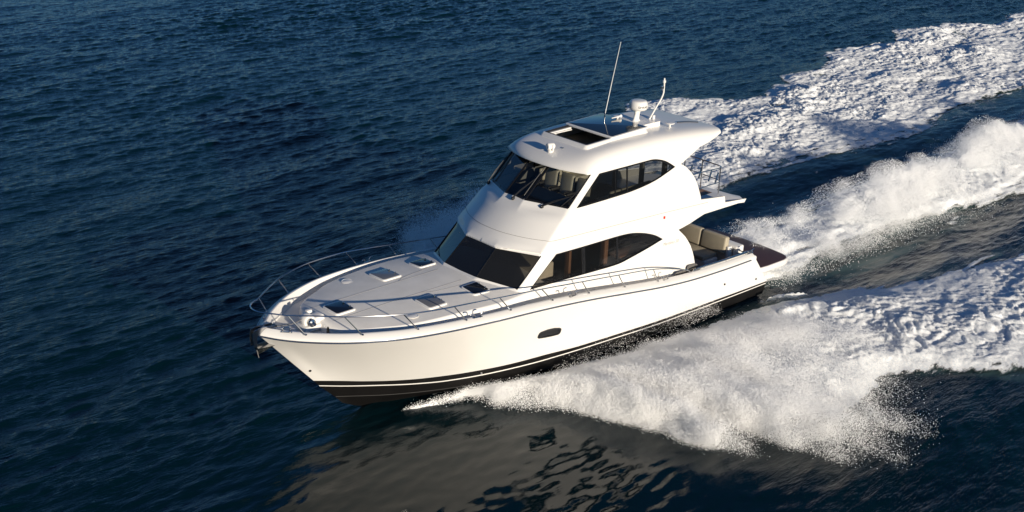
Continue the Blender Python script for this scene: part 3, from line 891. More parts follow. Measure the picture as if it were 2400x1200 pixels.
for (bx, by), t in SB:
    for s in (1, -1):
        m_ = MB(); z = cap_z(bx)
        by_ = min(by, float(pchip(RX, RY, np.array([bx]))[0]) - .10)
        m_.tube([(bx, s * by_, z - .01), (t[0], s * t[1], t[2])], .0155, 8)
        m_.lathe([(.035, 0), (.035, .012), (.018, .03)], (bx, s * by_, z - .005), 10)
        W_("stanchion", m_, M['steel'], RAIL)
# cleats
def cleat(x, y, s, rz=0.0):
    z = cap_z(x)
    m_ = MB()
    for d in (.09, -.09):
        m_.tube(smooth_path([(d, 0, -.02), (d, 0, .06), (d * 1.2, 0, .105), (d * 2.0, 0, .12), (d * 2.5, 0, .105)], 12), .016, 7)
    m_.box((0, 0, .004), (.30, .05, .014), .004)
    c, sn = math.cos(rz), math.sin(rz)
    m_.v = [(x + a * c - b * sn, s * y + a * sn + b * c, z + q) for a, b, q in m_.v]
    W_("mooring_cleat", m_, M['steel'])
for s in (1, -1):
    cleat(13.09, 2.45, s, -s * R(12)); cleat(9.55, 2.55, s); cleat(5.35, 2.48, s, s * R(3)); cleat(.75, 2.28, s); cleat(17.75, .50, s, -s * R(45))

# ------------------------------------------------------------------ bow gear
m_ = MB()
m_.box((16.78, .12, 2.50), (.62, .46, .16), .05)
m_.lathe([(.0, -.16), (.16, -.16), (.18, -.13), (.18, .06), (.16, .09), (0, .09)], (16.86, .12, 2.66), 22, mat=[[1, 0, 0], [0, 0, 1], [0, 1, 0]])
m_.box((16.62, .10, 2.64), (.42, .32, .20), .06, ry=R(12))
WL = W_("windlass", m_, M['gel'])
m_ = MB(); m_.lathe([(.0, .19), (.045, .19), (.05, .12), (.10, .10), (.105, .07), (.06, .05), (.06, 0), (.10, -.01), (.1, -.03), (0, -.03)], (16.86, .25, 2.66), 18, mat=[[1, 0, 0], [0, 0, 1], [0, 1, 0]]); W_("gypsy", m_, M['steel'], WL)
m_ = MB(); m_.box((16.62, -.20, 2.74), (.16, .14, .10), .03); m_.tube([(16.62, -.2, 2.55), (16.62, -.2, 2.70)], .03, 8); W_("foot_switch", m_, M['gel'], WL)
m_ = MB()
q = smooth_path([(16.98, .10, 2.74), (17.3, .08, 2.68), (17.6, .05, 2.70), (17.95, .0, 2.76), (18.2, 0, 2.78)], 40)
for k in range(0, 39, 1):
    d = q[k + 1] - q[k]; m_.tube([q[k] - d * .25, q[k] + d * 1.1], .013 if k % 2 else .018, 5)
W_("anchor_chain", m_, M['rope'])
for y in (.62, -.05):
    m_ = MB(); m_.tube(smooth_path([(17.2, y * .6, 2.50), (17.35, y * .5, 2.56), (17.55, y * .4, 2.60)], 8), .016, 6); m_.box((17.5, y * .45, 2.60), (.07, .05, .05), .012); W_("chain_stopper", m_, M['steel'])
m_ = MB()
# bow roller channel: black-lined slot over the stem with two stainless cheeks
m_.box((18.05, 0, 2.745), (.62, .16, .03), .008); W_("bow_roller_channel", m_, M['black'])
for s in (1, -1):
    m_ = MB(); pts = np.array([(17.8, 2.76), (17.8, 2.80), (18.25, 2.84), (18.42, 2.80), (18.46, 2.66), (18.44, 2.36), (18.36, 2.34), (18.34, 2.6), (18.2, 2.72)])
    rows = [np.c_[pts[:, 0], np.full(len(pts), s * .075), pts[:, 1]], np.c_[pts[:, 0], np.full(len(pts), s * .09), pts[:, 1]]]
    m_.grid(np.array(rows), 0, closed=True); n = len(pts)
    m_.f += [tuple(range(n)), tuple(range(n, 2 * n))[::-1]]; m_.mi += [0, 0]
    W_("bow_roller_cheek", m_, M['steel'], angle=20)
m_ = MB(); m_.lathe([(0, -.07), (.05, -.07), (.03, 0), (.05, .07), (0, .07)], (18.36, 0, 2.72), 14, mat=[[1, 0, 0], [0, 0, 1], [0, 1, 0]]); W_("bow_roller", m_, M['black'])
# plough anchor hung under the roller
e = bpy.data.objects.new("anchor", None); COL.objects.link(e); e.parent = YACHT; e.location = (18.3, 0, 2.5)
m_ = MB(); m_.tube([(.06, 0, .20), (.08, 0, .0), (.02, 0, -.16)], [.022, .03, .03], 8); W_("shank", m_, M['steel'], e)
m_ = MB()
tip = (-.02, 0, -.42); A_ = (-.40, 0.19, -.20); B_ = (-.40, -.19, -.20); C_ = (.06, 0, -.12); D_ = (-.36, 0, -.12); E_ = (.04, .12, -.2); F_ = (.04, -.12, -.2)
m_.add([tip, A_, B_, C_, D_, E_, F_], [(0, 1, 5), (0, 6, 2), (5, 1, 4, 3), (3, 4, 2, 6), (0, 5, 3), (0, 3, 6), (0, 2, 1), (1, 2, 4)]); W_("fluke", m_, M['steel'], e, smooth=False)
m_ = MB(); m_.tube([(.02, 0, -.28), (-.02, .02, -.50)], .010, 6); W_("anchor_strop", m_, M['rope'], e)
# stainless stem guard
m_ = MB()
zs = np.linspace(2.46, 1.55, 8); xs_ = np.interp(zs, [1.29, 2.13, 2.40, 2.6], [17.09, 17.73, 17.94, 18.2])
rows = [np.c_[xs_ - .12, np.full(8, .10), zs], np.c_[xs_ + .022, np.full(8, .03), zs], np.c_[xs_ + .022, np.full(8, -.03), zs], np.c_[xs_ - .12, np.full(8, -.10), zs]]
m_.grid(np.array(rows), 0); W_("stem_guard", m_, M['gel'])

# ------------------------------------------------------------------ aft bridge deck
m_ = MB()
pl = [(3.4, -1.86), (.90, -1.89), (.72, -1.6), (.80, -1.3), (.86, -.7), (.88, 0), (.86, .7), (.80, 1.3), (.72, 1.6), (.90, 1.89), (3.4, 1.86)]
m_.prism(np.array(pl)[::-1], 3.02, 3.105, .02); BD = W_("bridge_aft_deck", m_, M['gel'], angle=40)
m_ = MB(); m_.prism(np.array([(4.5, -1.05), (1.25, -1.05), (1.22, 0), (1.25, 1.02), (4.5, 1.02)])[::-1], 3.08, 3.125, 0); W_("teak_panel", m_, M['teak'], BD, smooth=False)
for s in (1, -1):
    m_ = MB()
    m_.prism(np.array([(1.92, s * 1.84), (1.45, s * 1.35), (1.42, s * 1.06), (3.6, s * 1.06), (3.6, s * 1.82)])[::(1 if s < 0 else -1)], 3.08, 3.22, .03)
    W_("deck_coaming", m_, M['gel'], BD)
    # inside face of the aft wing
# aft rails
for s in (1,):
    m_ = MB(); m_.tube(smooth_path([(3.45, 1.60, 4.36), (2.4, 1.46, 4.27), (1.55, 1.30, 4.17), (1.38, 1.20, 4.15), (1.33, 1.05, 4.145), (1.30, .0, 4.16), (1.33, -1.05, 4.145), (1.38, -1.20, 4.15), (1.55, -1.30, 4.17), (2.4, -1.46, 4.27), (3.45, -1.60, 4.36)], 90), .02, 8)
    BR = W_("bridge_rail", m_, M['steel'])
    m_ = MB(); m_.tube(smooth_path([(3.2, 1.60, 3.80), (2.3, 1.44, 3.74), (1.5, 1.28, 3.66), (1.38, 1.20, 3.65), (1.32, 1.05, 3.65), (1.28, 0, 3.67), (1.32, -1.05, 3.65), (1.38, -1.2, 3.65), (1.5, -1.28, 3.66), (2.3, -1.44, 3.74), (3.2, -1.6, 3.80)], 90), .017, 8)
    W_("lower_rail", m_, M['steel'], BR)
for y in (-1.14, -.36, .38, 1.14):
    m_ = MB(); m_.tube([(1.30, y, 3.10), (1.32, y, 4.145)], .019, 8); m_.lathe([(.05, 0), (.05, .015), (.02, .03)], (1.30, y, 3.105), 12); W_("rail_post", m_, M['steel'], BR)
for y in (-1.0, -.55, -.1, .30, .72, 1.0):
    m_ = MB(); m_.tube([(1.34, y, 3.50), (1.22, y, 3.86)], .03, 10); W_("rod_holder", m_, M['steel'], BR)

# ------------------------------------------------------------------ cockpit
m_ = MB(); m_.box((.42, 0, .82), (.42, 3.3, .85), .05); TR = W_("transom_cabinet", m_, M['gel'])
m_ = MB(); m_.box((.42, 1.95, .70), (.5, .5, .62), .06); W_("transom_step", m_, M['gel'], TR)
m_ = MB(); m_.tube(smooth_path([(.62, 1.50, .75), (.62, 1.50, 1.12), (.62, 1.55, 1.17), (.62, 1.95, 1.17), (.62, 2.0, 1.12)], 24), .02, 8); W_("gate_rail", m_, M['steel'], TR)
SEAT = bpy.data.objects.new("cockpit_lounge", None); COL.objects.link(SEAT); SEAT.parent = YACHT; SEAT.location = (1.0, 0, .43)
m_ = MB(); m_.box((.38, -.25, .20), (.70, 2.9, .42), .03); W_("seat_base", m_, M['gel'], SEAT)
for y, w in ((-.98, 1.28), (.42, 1.40)):
    m_ = MB(); m_.box((.38, y, .49), (.76, w, .16), .05); W_("seat_cushion", m_, M['leather3'], SEAT)
for y, w in ((-1.15, 1.1), (-.14, .92), (.87, 1.04)):
    m_ = MB(); m_.box((-.16, y, .84), (.24, w, .62), .075, ry=R(-8), seg=4); W_("back_cushion", m_, M['leather3'], SEAT)
m_ = MB(); m_.box((.9, -1.85, .55), (1.9, .26, 1.05), .06); W_("side_cushion", m_, M['leather3'], SEAT)
m_ = MB(); m_.box((-.2, 1.45, .56), (.2, .12, .55), .03); W_("lounge_end", m_, M['gel'], SEAT)
# port coaming: grab rail with short legs, and the side door in the walkway
m_ = MB(); m_.tube(smooth_path([(3.88, 2.36, 1.40), (3.80, 2.36, 1.47), (3.6, 2.36, 1.475), (2.5, 2.33, 1.41), (1.0, 2.25, 1.31), (.62, 2.22, 1.285), (.52, 2.22, 1.25), (.50, 2.22, 1.18)], 40), .028, 10); CR = W_("cockpit_rail", m_, M['steel'])
m_ = MB(); m_.tube(mir(smooth_path([(3.88, 2.36, 1.40), (3.80, 2.36, 1.47), (3.6, 2.36, 1.475), (2.5, 2.33, 1.41), (1.0, 2.25, 1.31), (.62, 2.22, 1.285), (.52, 2.22, 1.25), (.50, 2.22, 1.18)], 40)), .028, 10); CR2 = W_("cockpit_rail", m_, M['steel'])
for s, pr_ in ((1, CR), (-1, CR2)):
    for x, y, z in ((3.3, 2.35, 1.45), (2.1, 2.31, 1.385), (.95, 2.25, 1.305)):
        m_ = MB(); m_.tube([(x, s * y, z), (x, s * (y + .01), z - .17)], .016, 8); W_("rail_leg", m_, M['steel'], pr_)
m_ = MB()
rows = []
for x in np.linspace(.68, 3.5, 16):
    yb_ = float(pchip(RX, RY, np.array([x]))[0]); zc = cap_z(x)
    rows.append([(x, yb_ - .20, zc - .02), (x, yb_ - .21, zc + .015), (x, yb_ - .34, zc + .02), (x, yb_ - .42, zc - .03), (x, yb_ - .42, .42)])
m_.grid(np.array(rows), 0, flip=False); m_.grid(mir(np.array(rows)), 0, flip=True); W_("cockpit_coaming", m_, M['gel'])
m_ = MB(); m_.prism(round_rect(0, 0, .62, .42, .12), -.012, .012, .004)
m_.v = [(4.25 + a * .98, 2.20 + c, 1.28 + b + .10 * a) for a, b, c in m_.v]
W_("walkway_door", m_, M['mesh'])
m_ = MB(); m_.prism(round_rect(0, 0, .55, .42, .12), -.012, .012, .004)
m_.v = [(3.80, 2.2 + a * .2, 1.30 + b * .8) if False else (3.62 + a, 2.13 + c * 1.0, 1.33 + b + .10 * a) for a, b, c in m_.v]
W_("walkway_door", m_, M['mesh'])

# ------------------------------------------------------------------ swim platform
m_ = MB()
half_pl = [(-.45, 1.90), (-.95, 1.96), (-1.9, 1.98), (-2.12, 1.93), (-2.27, 1.80), (-2.36, 1.55), (-2.42, 1.0), (-2.46, .4)]
pl = np.array(half_pl + [(x, -y) for x, y in half_pl[::-1]])
ip = inset(pl[::-1], .0)[::-1]
m_.prism(pl[::1], .08, .262, .03); SP = W_("swim_platform", m_, M['gel'], angle=50)
m_ = MB(); m_.prism(inset(pl, .05), .24, .272, .004); W_("teak_panel", m_, M['teakdark'], SP)
m_ = MB(); m_.box((-.10, 0, .14), (.65, 4.3, .16), .03); W_("boarding_step", m_, M['gel'], SP)
m_ = MB(); m_.box((-.02, 2.22, .19), (.42, .30, .10), .04); W_("boarding_step", m_, M['gel'], SP)
m_ = MB(); m_.box((.0, 2.2, .245), (.3, .2, .01), .002); W_("teak_panel", m_, M['teak'], SP)
#@@SEA@@
# ------------------------------------------------------------------ sea surface
rng = np.random.default_rng(11)
NT, CELL = 1024, 0.10
def wave_field(parts):
    """one periodic patch of wind sea: height and sideways shift, from a directional spectrum"""
    L = NT * CELL
    k1 = 2 * np.pi * np.fft.fftfreq(NT, CELL)
    kx, ky = np.meshgrid(k1, k1, indexing='ij')
    k = np.hypot(kx, ky); k[0, 0] = 1e-6
    lam = 2 * np.pi / k
    out = np.zeros((3, NT, NT), np.float32)
    for lp, az, pw, slope, lo, hi in parts:
        kp = 2 * np.pi / lp
        th = np.arctan2(ky, kx) - R(az)
        D = np.abs(np.cos(th)) ** (2 * pw) * (np.cos(th) > 0) + .12 * np.abs(np.cos(th)) ** 2
        E = np.exp(-1.25 * (kp / k) ** 2) / k ** 4 * D * (lam > lo) * (lam < hi)
        g = (rng.normal(size=(NT, NT)) + 1j * rng.normal(size=(NT, NT))) * np.sqrt(E)
        h = np.real(np.fft.ifft2(g))
        H = np.fft.fft2(h)
        sx = np.real(np.fft.ifft2(1j * kx * H)); sy_ = np.real(np.fft.ifft2(1j * ky * H))
        sc = slope / np.sqrt(np.mean(sx ** 2 + sy_ ** 2))
        out[0] += h * sc
        out[1] += np.real(np.fft.ifft2(1j * kx / k * H)) * sc
        out[2] += np.real(np.fft.ifft2(1j * ky / k * H)) * sc
    return out
WAVE = wave_field(((2.4, 101, 7, .080, .7, 6), (6.5, 112, 8, .035, 3.5, 16)))
CHOP = wave_field(((1.0, 92, 5, .110, .3, 2.0), (.5, 104, 4, .115, .21, .95)))
def samp(a, x, y):
    u = x / CELL; v = y / CELL
    i = np.floor(u).astype(np.int64); j = np.floor(v).astype(np.int64)
    fu = (u - i).astype(np.float32); fv = (v - j).astype(np.float32)
    i0, i1, j0, j1 = i % NT, (i + 1) % NT, j % NT, (j + 1) % NT
    return (a[i0, j0] * (1 - fu) + a[i1, j0] * fu) * (1 - fv) + (a[i0, j1] * (1 - fu) + a[i1, j1] * fu) * fv

N2 = VNoise(3, 128, 2)
N2b = VNoise(4, 128, 2)
PORT_IN = ([-60, -30, -12.7, -10.4, -7.8, -5.8, -3.8, -1.6, -.4, 2, 8, 12, 14.6], [8, 7, 5.8, 5.1, 4.8, 4.2, 3.7, 3.2, 2.5, 2.2, 1.9, 1.2, .1])
PORT_OUT = ([-60, -30, -10, -4, -1, .2, 1.8, 4.4, 6.3, 7.3, 9.0, 9.6, 10.5, 11.5, 12.5, 14.0, 14.8], [22, 19, 15.5, 13, 11.3, 9.7, 8.6, 9.0, 8.2, 6.8, 4.6, 3.2, 1.6, .8, .2, -.5, -1])
STB_IN = ([-95, -34, -8.7, -4, 2, 8, 12, 14.6], [5.6, 4.9, 4.9, 4.0, 2.2, 1.9, 1.2, .1])
STB_OUT = ([-95, -66, -61, -56.8, -55, -50.6, -48, -46.8, -44.5, -41.7, -38.1, -36.6, -35.3, -31.7, -28.4, -27.2, -25, -23.6, -21.7, -19.9, -18.7, -17.2, -15.6, -14.5, -8, 0, 5.9, 9, 12, 14.6],
           [21, 19.9, 18.7, 18.4, 19.5, 20.9, 21.1, 20.1, 18.4, 19.1, 19.4, 20.1, 18.6, 17.4, 17.0, 15.8, 15.5, 14.7, 16.0, 16.9, 17.8, 18.3, 18.6, 17.0, 15.0, 11.5, 8.6, 5.6, 2.6, .1])
def foam_density(x, y):
    """0..1 cover of broken white water"""
    ay = np.abs(y)
    pin_, pout = np.interp(x, *PORT_IN), np.interp(x, *PORT_OUT)
    sin_, sout = np.interp(x, *STB_IN), np.interp(x, *STB_OUT)
    inn = np.where(y > 0, pin_, sin_); out = np.where(y > 0, pout, sout)
    n = N2.fbm(x * .55, y * .55, octs=4); n2 = N2b.fbm(x * .18, y * .18, octs=3)
    age = sm(6, -12, x)
    d_out = out - ay + n * (.25 + .7 * age) + n2 * .9 * age
    st = N2b.fbm(x * .16 + 9, y * 1.5, octs=4)
    d_in = ay - inn + st * (.3 + 1.1 * age)
    wi = .25 + 2.6 * age * np.where(y > 0, .3, 1.0)
    d = sm(-.3, np.where(y > 0, .75 + 2.2 * sm(3, -3, x), 1.1), d_out) * sm(-.15, wi, d_in)
    # churned water straight behind the propellers
    cw = np.interp(x, [-95, -40, -20, -6, -1, .3], [5.2, 4.2, 2.6, 2.0, 1.9, 1.8])
    c = sm(0, .9, cw - np.abs(y + .0) + st * 1.0) * sm(.6, -.6, x) * .9
    thin = N2.fbm(x * .11 + 70, y * .22, octs=4)
    d = d * (1 - .55 * age * np.clip(.12 - thin * 1.6, 0, 1))
    return np.where(x < 14.9, np.maximum(d, c), 0)
def foam_rise(x, y):
    """how far the foam may stand up: low at its edges and right beside the hull"""
    ay = np.abs(y)
    out = np.where(y > 0, np.interp(x, *PORT_OUT), np.interp(x, *STB_OUT)); inn = np.where(y > 0, np.interp(x, *PORT_IN), np.interp(x, *STB_IN))
    return sm(-.1, 1.3, out - ay) * sm(0, 2.2, ay - inn)
def lee_d(x, y): return np.exp(-(((x - 15.5) / 10.0) ** 2 + ((y - 6.5) / 6.2) ** 2) ** 2)
def lee(x, y, k=.97):
    """the boat shelters and smooths the water beside its bow: long waves most, small ripples less"""
    d = lee_d(x, y)
    w = sm(2.0, -3, x) * sm(8.5, 4.0, np.abs(y))
    return 1 - k * d - .55 * w * (1 - d)
def swell(x, y):
    """ridge of the bow wave running out on both sides, and the trough behind the transom"""
    o = np.interp(x, [-20, 0, 4, 8, 10, 12, 14], [17, 11.5, 10.5, 8.8, 5.5, 2.6, .6])
    r = .10 * np.exp(-((np.abs(y) - o - .6) / 1.1) ** 2) * np.where(y > 0, sm(6, 2, x), sm(15, 11, x)) * sm(-30, 0, x)
    t = -.22 * np.exp(-((np.abs(y) - 3.2) / 1.5) ** 2) * sm(1, -4, x) * sm(-40, -10, x)
    return r + t
def gust(x, y): return 1 + .38 * N2.fbm(x * .045 + 50, y * .045, octs=3) * 2
def sea_xyz(x, y, cell):
    g = sm(1.2, .25, cell) * gust(x, y)
    a = lee(x, y) * g; b_ = lee(x, y, .58) * g
    h = samp(WAVE[0], x, y) * a + samp(CHOP[0], x, y) * b_
    return (x + .9 * (samp(WAVE[1], x, y) * a + samp(CHOP[1], x, y) * b_), y + .9 * (samp(WAVE[2], x, y) * a + samp(CHOP[2], x, y) * b_),
            WATER_Z + h + swell(x, y) * sm(1.2, .25, cell))
def sea_h(x, y): return WATER_Z + (samp(WAVE[0], x, y) * lee(x, y) + samp(CHOP[0], x, y) * lee(x, y, .58)) * gust(x, y) + swell(x, y)

def np_mesh(name, V, Fq, mats, smooth=True):
    me = bpy.data.meshes.new(name)
    V = np.asarray(V, np.float32); Fq = np.asarray(Fq, np.int32); k = Fq.shape[1]
    me.vertices.add(len(V)); me.vertices.foreach_set("co", V.ravel())
    me.loops.add(Fq.size); me.loops.foreach_set("vertex_index", Fq.ravel())
    me.polygons.add(len(Fq)); me.polygons.foreach_set("loop_start", np.arange(0, Fq.size, k, dtype=np.int32))
    if smooth: me.polygons.foreach_set("use_smooth", np.ones(len(Fq), bool))
    for m in mats: me.materials.append(m)
    me.update(calc_edges=True)
    o = bpy.data.objects.new(name, me); COL.objects.link(o)
    return o
def grid_faces(a, b):
    i = np.arange(a * b, dtype=np.int32).reshape(a, b)
    return np.stack([i[:-1, :-1], i[1:, :-1], i[1:, 1:], i[:-1, 1:]], -1).reshape(-1, 4)
def axis(lo, hi, step, far):
    core = np.arange(lo, hi, step); g = step * 1.12 ** np.arange(1, 80); g = np.cumsum(g); g = g[g < far]
    return np.r_[lo - g[::-1], core, core[-1] + g]

m, t, b = new_mat("sea_water")
M['sea'] = m
aer = t.nodes.new("ShaderNodeAttribute"); aer.attribute_name = "air"
amx = t.nodes.new("ShaderNodeMixRGB"); amx.inputs[1].default_value = (0.0002, 0.0085, 0.0125, 1); amx.inputs[2].default_value = (.10, .17, .165, 1)
t.links.new(aer.outputs["Fac"], amx.inputs[0]); t.links.new(amx.outputs[0], b.inputs["Base Color"])
b.inputs["Roughness"].default_value = 0.03
b.inputs["IOR"].default_value = 1.333
g = t.nodes.new("ShaderNodeNewGeometry")
mp = t.nodes.new("ShaderNodeMapping"); mp.inputs["Rotation"].default_value = (0, 0, R(-11)); mp.inputs["Scale"].default_value = (.40, 1.6, 1)
t.links.new(g.outputs["Position"], mp.inputs[0])
n1 = noise_node(t, 3.4, 5, .58, mp.outputs[0]); n2 = noise_node(t, 11, 3, .5, mp.outputs[0])
at = t.nodes.new("ShaderNodeAttribute"); at.attribute_name = "rough"
ad = t.nodes.new("ShaderNodeMath"); ad.operation = 'MULTIPLY_ADD'; ad.inputs[1].default_value = .28
t.links.new(n2.outputs["Fac"], ad.inputs[0]); t.links.new(n1.outputs["Fac"], ad.inputs[2])
bp = t.nodes.new("ShaderNodeBump"); bp.inputs["Distance"].default_value = .055
t.links.new(at.outputs["Fac"], bp.inputs["Strength"]); t.links.new(ad.outputs[0], bp.inputs["Height"]); t.links.new(bp.outputs[0], b.inputs["Normal"])

ax = axis(-82, 33, CELL, 4000); ay = axis(-74, 21, CELL, 4000)
X, Y = np.meshgrid(ax, ay, indexing='ij')
cell = np.maximum(np.gradient(ax)[:, None], np.gradient(ay)[None, :])
sx_, sy2, sz_ = sea_xyz(X, Y, cell)
SEA = np_mesh("sea", np.stack([sx_, sy2, sz_], -1).reshape(-1, 3), grid_faces(len(ax), len(ay)), [M['sea']])
ra = SEA.data.attributes.new("rough", 'FLOAT', 'POINT')
ra.data.foreach_set("value", (1.0 * lee(X, Y, .90) ** 1.4).astype(np.float32).ravel())
def aeration(x, y):
    w = np.interp(x, [-95, -40, -20, -6, -1, .3], [6.5, 5.5, 4.2, 3.0, 2.3, 1.9])
    st = N2b.fbm(x * .12 + 5, y * 1.3, octs=4)
    a = sm(0, 2.2, w - np.abs(y) + st * 2.2) * sm(.5, -2.5, x) * .75
    inn = np.where(y > 0, np.interp(x, *PORT_IN), np.interp(x, *STB_IN)); out = np.where(y > 0, np.interp(x, *PORT_OUT), np.interp(x, *STB_OUT))
    f = sm(-.6, .8, np.abs(y) - inn + st) * sm(-.3, .5, out - np.abs(y)) * sm(6, -2, x) * .5
    return np.maximum(a, f)
aa = SEA.data.attributes.new("air", 'FLOAT', 'POINT')
aa.data.foreach_set("value", aeration(X, Y).astype(np.float32).ravel())
tag(SEA, None, None, 'structure')

# ------------------------------------------------------------------ white water
m, t, b = new_mat("white_foam")
M['foam'] = m
b.inputs["Roughness"].default_value = .75
b.inputs["Specular IOR Level"].default_value = .2
b.inputs["Subsurface Weight"].default_value = .7
b.inputs["Subsurface Radius"].default_value = (1, 1, 1)
b.inputs["Subsurface Scale"].default_value = .16
g = t.nodes.new("ShaderNodeNewGeometry")
at = t.nodes.new("ShaderNodeAttribute"); at.attribute_name = "cover"
fm = t.nodes.new("ShaderNodeMapping"); fm.inputs["Scale"].default_value = (.45, 1.2, 1); t.links.new(g.outputs["Position"], fm.inputs[0])
n1 = noise_node(t, 3.2, 8, .68, fm.outputs[0]); n2 = noise_node(t, 16, 4, .6, g.outputs["Position"])
cr = ramp(t, n2.outputs["Fac"], [(.3, (.66, .71, .74)), (.6, (.88, .88, .87))]); t.links.new(cr.outputs[0], b.inputs["Base Color"])
mm = t.nodes.new("ShaderNodeMath"); mm.operation = 'MULTIPLY_ADD'; mm.inputs[1].default_value = .95; mm.inputs[2].default_value = -.32
t.links.new(at.outputs["Fac"], mm.inputs[0])
m2 = t.nodes.new("ShaderNodeMath"); m2.operation = 'ADD'; t.links.new(mm.outputs[0], m2.inputs[0]); t.links.new(n1.outputs["Fac"], m2.inputs[1])
rp = ramp(t, m2.outputs[0], [(.44, 0.0), (.56, 1.0)])
t.links.new(rp.outputs[0], b.inputs["Alpha"])
bp = t.nodes.new("ShaderNodeBump"); bp.inputs["Strength"].default_value = .6; bp.inputs["Distance"].default_value = .05
n3 = noise_node(t, 9, 6, .65, g.outputs["Position"]); t.links.new(n3.outputs["Fac"], bp.inputs["Height"]); t.links.new(bp.outputs[0], b.inputs["Normal"])

N2c = VNoise(8, 128, 2)
def lumps(x, y):
    wx = N2b.fbm(x * 1.4, y * 1.4, octs=2) * .35; wy = N2.fbm(x * 1.4 + 9, y * 1.4, octs=2) * .35
    x = x + wx; y = y + wy
    a = 1 - np.abs(N2c.fbm(x * 2.5 + 3, y * 2.5, octs=3)) * 2.4
    b_ = 1 - np.abs(N2c.fbm(x * 6.1, y * 6.1 + 7, octs=2)) * 2.2
    c = N2.fbm(x * .45 + 30, y * .45, octs=3)
    big = np.clip(.85 + 1.5 * N2b.fbm(x * .16 + 11, y * .3, octs=3), .25, 1.7)
    return big * (np.clip(a, 0, 1) * .075 + np.clip(b_, 0, 1) * .05 + (c + .3) * .22)
def foam_sheet(name, x0, x1, y0, y1, step, label, hfun, side):
    ax = np.arange(x0, x1, step); ay = np.arange(y0, y1, step)
    X, Y = np.meshgrid(ax, ay, indexing='ij')
    D = foam_density(X, Y)
    H = sea_h(X, Y) + .015 + hfun(X, Y, D) * (foam_rise(X, Y) if name == 'wake_foam' else 1) - .10 * sm(2.0, .2, np.abs(Y) - 2.3) * sm(9, 6, X) * sm(-1.5, 0, X)
    jx = N2b.fbm(X * 2.2, Y * 2.2, octs=2) * .10; jy = N2c.fbm(X * 2.2 + 40, Y * 2.2, octs=2) * .10
    V = np.stack([X + jx, Y + jy, H], -1).reshape(-1, 3)
    F = grid_faces(len(ax), len(ay))
    keep = D.ravel()[F].max(1) > .05
    # nothing under the yacht's own hull
    hb = np.interp(X, [-.3, 0, 5, 9, 11, 13, 14.5, 16], [2.3, 2.36, 2.34, 2.16, 1.9, 1.33, .73, 0]) - .12
    under = ((np.abs(Y) < hb) & (X > -.2) & (X < 16)).ravel()
    keep &= ~under[F].all(1)
    F = F[keep]
    used = np.unique(F); mp_ = np.full(len(V), -1, np.int32); mp_[used] = np.arange(len(used))
    o = np_mesh(name, V[used], mp_[F], [M['foam']])
    a = o.data.attributes.new("cover", 'FLOAT', 'POINT'); a.data.foreach_set("value", D.ravel()[used].astype(np.float32))
    tag(o, label, "foam", 'stuff')
    return o
foam_sheet("wake_foam", -92, 12, -23.5, -2.0, .05, "broad lumpy white foam of the starboard wake running to the far right", lambda x, y, d: lumps(x, y) * d * (1 - .5 * sm(7, 3, np.abs(y))), -1)
foam_sheet("wake_foam", -24, 14.8, .05, 20, .05, "thick white foam thrown out along the port side of the hull", lambda x, y, d: lumps(x, y) * d * sm(13, 8, x) * 1.1 + .25 * d * sm(11, 7, x) * sm(-14, 0, x), 1)
foam_sheet("propeller_wash", -60, .4, -5.0, 3.4, .085, "churned pale wash directly behind the swim platform", lambda x, y, d: lumps(x, y) * d * .8 + d * .25, 1)

# ------------------------------------------------------------------ spray: drops in flight, shown as points with a size each
m, t, b = new_mat("spray_drops")
M['spray'] = m
b.inputs["Base Color"].default_value = (.98, .98, .975, 1)
b.inputs["Roughness"].default_value = .5
b.inputs["Specular IOR Level"].default_value = .3
def spray_nodes():
    ng = bpy.data.node_groups.new("drops", 'GeometryNodeTree')
    ng.interface.new_socket("Geometry", in_out='INPUT', socket_type='NodeSocketGeometry')
    ng.interface.new_socket("Geometry", in_out='OUTPUT', socket_type='NodeSocketGeometry')
    i = ng.nodes.new("NodeGroupInput"); o = ng.nodes.new("NodeGroupOutput")
    mtp = ng.nodes.new("GeometryNodeMeshToPoints")
    na = ng.nodes.new("GeometryNodeInputNamedAttribute"); na.data_type = 'FLOAT'; na.inputs[0].default_value = "size"
    sm_ = ng.nodes.new("GeometryNodeSetMaterial"); sm_.inputs["Material"].default_value = M['spray']
    ng.links.new(i.outputs[0], mtp.inputs[0]); ng.links.new(na.outputs[0], mtp.inputs["Radius"])
    ng.links.new(mtp.outputs[0], sm_.inputs[0]); ng.links.new(sm_.outputs[0], o.inputs[0])
    return ng
DROPS = spray_nodes()
def drops(name, P, size, label):
    me = bpy.data.meshes.new(name)
    P = np.asarray(P, np.float32)
    me.vertices.add(len(P)); me.vertices.foreach_set("co", P.ravel())
    a = me.attributes.new("size", 'FLOAT', 'POINT'); a.data.foreach_set("value", np.asarray(size, np.float32))
    me.materials.append(M['spray'])
    o = bpy.data.objects.new(name, me); COL.objects.link(o)
    md = o.modifiers.new("drops", 'NODES'); md.node_group = DROPS
    tag(o, label, "spray", 'stuff')
    return o
mv = bpy.data.materials.new("spray_mist"); mv.use_nodes = True
mv.node_tree.nodes.remove(mv.node_tree.nodes["Principled BSDF"])
pv = mv.node_tree.nodes.new("ShaderNodeVolumePrincipled")
pv.inputs["Color"].default_value = (.99, .99, .99, 1); pv.inputs["Density"].default_value = 1.0; pv.inputs["Anisotropy"].default_value = .25
mv.node_tree.links.new(pv.outputs[0], mv.node_tree.nodes["Material Output"].inputs["Volume"])
